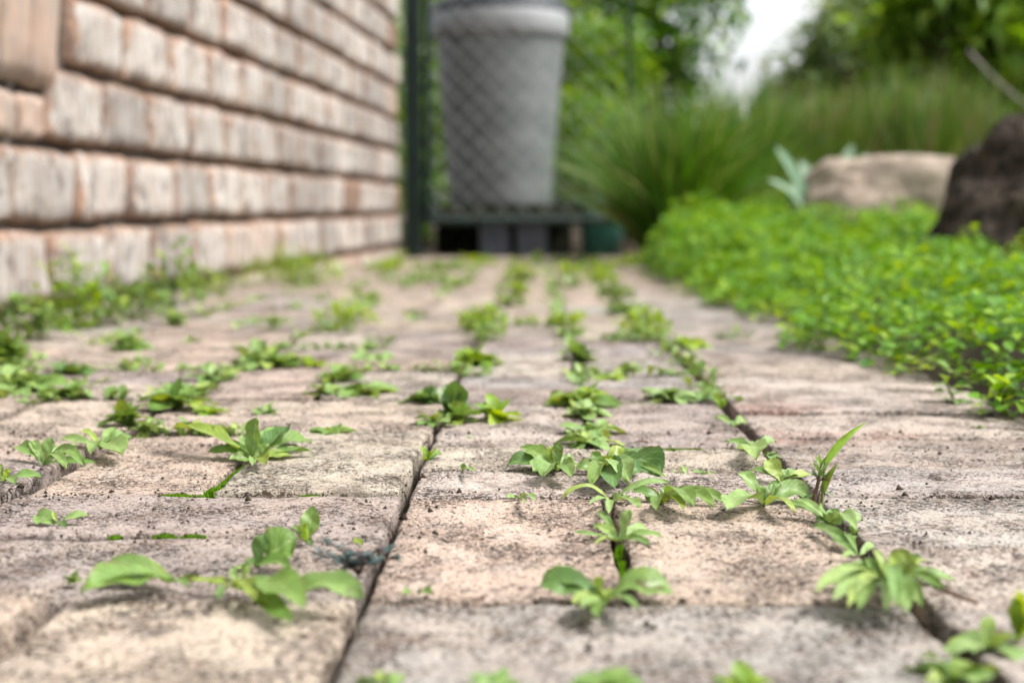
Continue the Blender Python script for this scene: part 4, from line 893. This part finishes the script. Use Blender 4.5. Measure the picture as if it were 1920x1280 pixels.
for px, Y in ((1480, 5.6), (1560, 5.5), (1640, 5.7), (1720, 5.5), (1800, 5.9), (1890, 5.6), (1520, 6.3), (1680, 6.4)):
    tussock(px, Y, 620, random.uniform(.55, .80), .26, M['reed'], RL, .12, .009, RG, 'reed_clump')
def silver():
    b = at(1545, 350, 3.78); b.z = float(ground_z(np.array(b.x), np.array(b.y))); root = tag(empty('broad_leaved_plant', b), 'silvery broad-leaved plant at the left end of the tan rock', 'plant')
    for (tx, ty, wd, ar, dy) in ((1452, 272, .045, .16, -.05), (1440, 338, .035, .2, -.1), (1600, 268, .06, .1, .1), (1625, 285, .05, .1, .12), (1500, 300, .04, .2, .05), (1470, 350, .03, .2, .0), (1560, 300, .05, .1, .08)):
        tip = np.array(at(tx, ty, 3.78 + dy)) - np.array(b); s0 = np.array((0, 0, .05)); V, Q, uv = leaf_geo(s0, (s0 + tip) / 2 + np.array((0, 0, ar * .4)), tip, wd * .95, 'oval', .2, .05, 0, 0, 12, 5, 1, (0, -.8, 1))
        link('leaf', np_mesh('leaf', V, Q, M['silver'], uv), root)
silver()
def tree(name, base, trunk_top, blobs, n, leaf, mat, label, cat='tree', tr=.06, bark='bark', group=None, limbs=6, droop=.2, hole=.35):
    """tapered trunk, limbs to each crown lobe and leaf faces spread through the lobes in uneven clumps"""
    b = Vector(base); root = tag(empty(name, b), label, cat, group); bb = np.array(base)
    tp = np.array(trunk_top) - bb; mid = tp * .5 + np.array((random.uniform(-.1, .1), random.uniform(-.1, .1), 0)) * tp[2] * .3
    parts = [tube([np.array((0, 0, -.1)), mid, tp], tr, tr * .55, 10)]
    for c, r in blobs:
        c = np.array(c) - bb; f = random.uniform(.45, .95); s0 = tp * f
        parts.append(tube([s0, (s0 + c) / 2 + np.array((0, 0, .08)), c], tr * .4, tr * .12, 6))
        for _ in range(limbs):
            e = c + np.array(r) * (rng.normal(size=3) * .5); parts.append(tube([c * .7 + s0 * .3, (c + e) / 2 + rng.normal(size=3) * .05, e], tr * .16, tr * .05, 4))
    V, Q, _ = merge(parts); link('trunk', np_mesh('trunk', V, Q, M[bark]), root)
    vol = [r[0] * r[1] * r[2] for _, r in blobs]; tot = sum(vol); Ps = []
    for (c, r), v in zip(blobs, vol):
        m = int(n * v / tot); d = rng.normal(size=(m * 2, 3)); d /= np.linalg.norm(d, axis=1, keepdims=True); p = d * (rng.random((m * 2, 1)) ** .45)
        p = p * np.array(r) * (1 + .25 * vn(d * 2.2, int(c[0] * 10)))[:, None] + np.array(c) - bb
        kp = vn(p / (leaf * 4.5), 5) > (-.9 + hole * 1.6) - 0.6; p = p[kp][:m]; Ps.append(p)
    P = np.concatenate(Ps); m = len(P); az = rng.uniform(0, 6.28, m); el = rng.normal(-droop, .5, m); L = leaf * rng.uniform(.6, 1.3, m)
    T = np.stack([np.cos(az) * np.cos(el), np.sin(az) * np.cos(el), np.sin(el)], -1); s = np.stack([-np.sin(az), np.cos(az), rng.uniform(-.5, .5, m)], -1); N = np.cross(T, s)
    def pt(t, u, f): return P + T * (L * t)[:, None] + s * (L * .42 * u / 2)[:, None] + N * (L * f)[:, None]
    V = np.stack([pt(0, 0, 0), pt(.45, -1, .1), pt(.5, 0, 0), pt(.45, 1, .1), pt(1, 0, -.12)], 1).reshape(-1, 3); b_ = (np.arange(m) * 5)[:, None]
    uv = np.tile(np.array([(.5, 0), (0, .45), (.5, .5), (1, .45), (.5, 1)]), (m, 1))
    Q = np.concatenate([b_ + np.array([[0, 2, 1]]), b_ + np.array([[0, 3, 2]]), b_ + np.array([[1, 2, 4]]), b_ + np.array([[2, 3, 4]])])
    link('crown', np_mesh('crown', V, Q, mat, uv), root)
def blob(px, py, Y, rx, ry, rz): return (tuple(at(px, py, Y)), (rx, ry, rz))
def gbase(px, Y): x = at(px, 400, Y).x; return (x, Y, float(ground_z(np.array(x), np.array(Y))))
# dark broadleaf tree beyond the bin
tree('broadleaf_tree', gbase(1150, 8.6), tuple(at(1170, -250, 8.6)), [blob(1120, 120, 8.2, .55, .7, .45), blob(1250, 60, 8.0, .42, .6, .36), blob(1200, -150, 8.5, .8, .8, .55), blob(1080, 300, 8.8, .5, .5, .4), blob(1000, -50, 9.2, .7, .7, .7), blob(1270, 190, 8.6, .22, .4, .22), blob(1330, -10, 8.2, .18, .4, .2)], 9000, .10, M['tree_dark'], 'dark broad-leaved tree with lime leaf tips beyond the bin', tr=.09)
tree('shrub', gbase(800, 8.0), tuple(at(800, 200, 8.0)), [blob(790, 200, 8.0, .5, .5, .55), blob(820, 0, 8.2, .5, .5, .5), blob(810, 360, 7.8, .4, .4, .3), blob(880, 120, 8.8, .5, .5, .6)], 4200, .07, M['tree_mid'], 'bright green shrub between the house corner and the bin', 'shrub', .03)
tree('shrub', gbase(1180, 6.9), tuple(at(1180, 330, 6.9)), [blob(1110, 260, 7.0, .26, .3, .3), blob(1190, 330, 7.1, .3, .3, .25), blob(1130, 120, 7.4, .3, .3, .28)], 3000, .06, M['tree_mid'], 'loose green shrub between the bin and the grass tussock', 'shrub', .025)
# distant olive tree right of the sky gap
tree('olive_tree', gbase(1620, 16), tuple(at(1640, -300, 16)), [blob(1600, 150, 15.5, .85, 1, .75), blob(1720, 20, 15.5, 1.0, 1, .9), blob(1480, 200, 15, .42, .8, .5), blob(1560, 60, 15, .32, .8, .5), blob(1820, -120, 16, 1.2, 1.2, .8), blob(1900, 100, 16, 1.1, 1, 1.1)], 17000, .15, M['tree_olive'], 'hazy olive-green tree standing right of the sky gap', tr=.14)
tree('shrub', gbase(1420, 11), tuple(at(1420, 330, 11)), [blob(1400, 280, 11, .7, .5, .32), blob(1300, 290, 11, .6, .5, .36), blob(1540, 260, 11.5, .7, .5, .4), blob(1200, 250, 11, .6, .5, .5)], 5200, .07, M['tree_olive'], 'low olive shrub below the sky gap', 'shrub', .04)
# broad-leaved shrub on the right with dark stem
sx_ = at(1776, 270, 6.9)
tree('broadleaf_shrub', gbase(1776, 6.9), tuple(at(1776, -60, 6.9)), [blob(1870, 60, 7.0, .34, .4, .34), blob(1690, 60, 7.2, .24, .3, .22), blob(1790, -40, 7.0, .42, .4, .22), blob(1930, 200, 7.2, .3, .4, .26), blob(1720, 250, 7.4, .34, .3, .16)], 3600, .12, M['tree_light'], 'broad-leaved shrub with a straight dark stem above the rocks', 'shrub', .028, limbs=3)
V, Q = tube([np.array(at(1815, 95, 6.2)), np.array(at(1860, 145, 6.2)), np.array(at(1925, 200, 6.3)), np.array(at(2000, 300, 6.5)), np.array(at(2030, 400, 6.6))], .007, .010, 8)
tag(link('dead_branch', np_mesh('dead_branch', V, Q, M['bark_pale'])), 'pale bare branch leaning among the shrub leaves above the boulder', 'branch')
# backdrop planting far behind so the garden goes on
for i, (px, Y, hh) in enumerate([(700, 14, 1.6), (1000, 15, 1.5), (2100, 13, 1.7), (2400, 11, 1.6), (400, 15, 1.7)]):
    x = at(px, 400, Y).x; tree('garden_tree', (x, Y, -.05), (x, Y, hh), [((x, Y, hh), (1.5, 1.2, 1.1)), ((x + .8, Y - .3, hh * .55), (1.1, .9, .8)), ((x - .8, Y, hh * .6), (1.0, .9, .8))], 4200, .14, M['tree_mid'], 'green garden tree far behind the gate and the house corner', tr=.12, group='garden trees far behind')
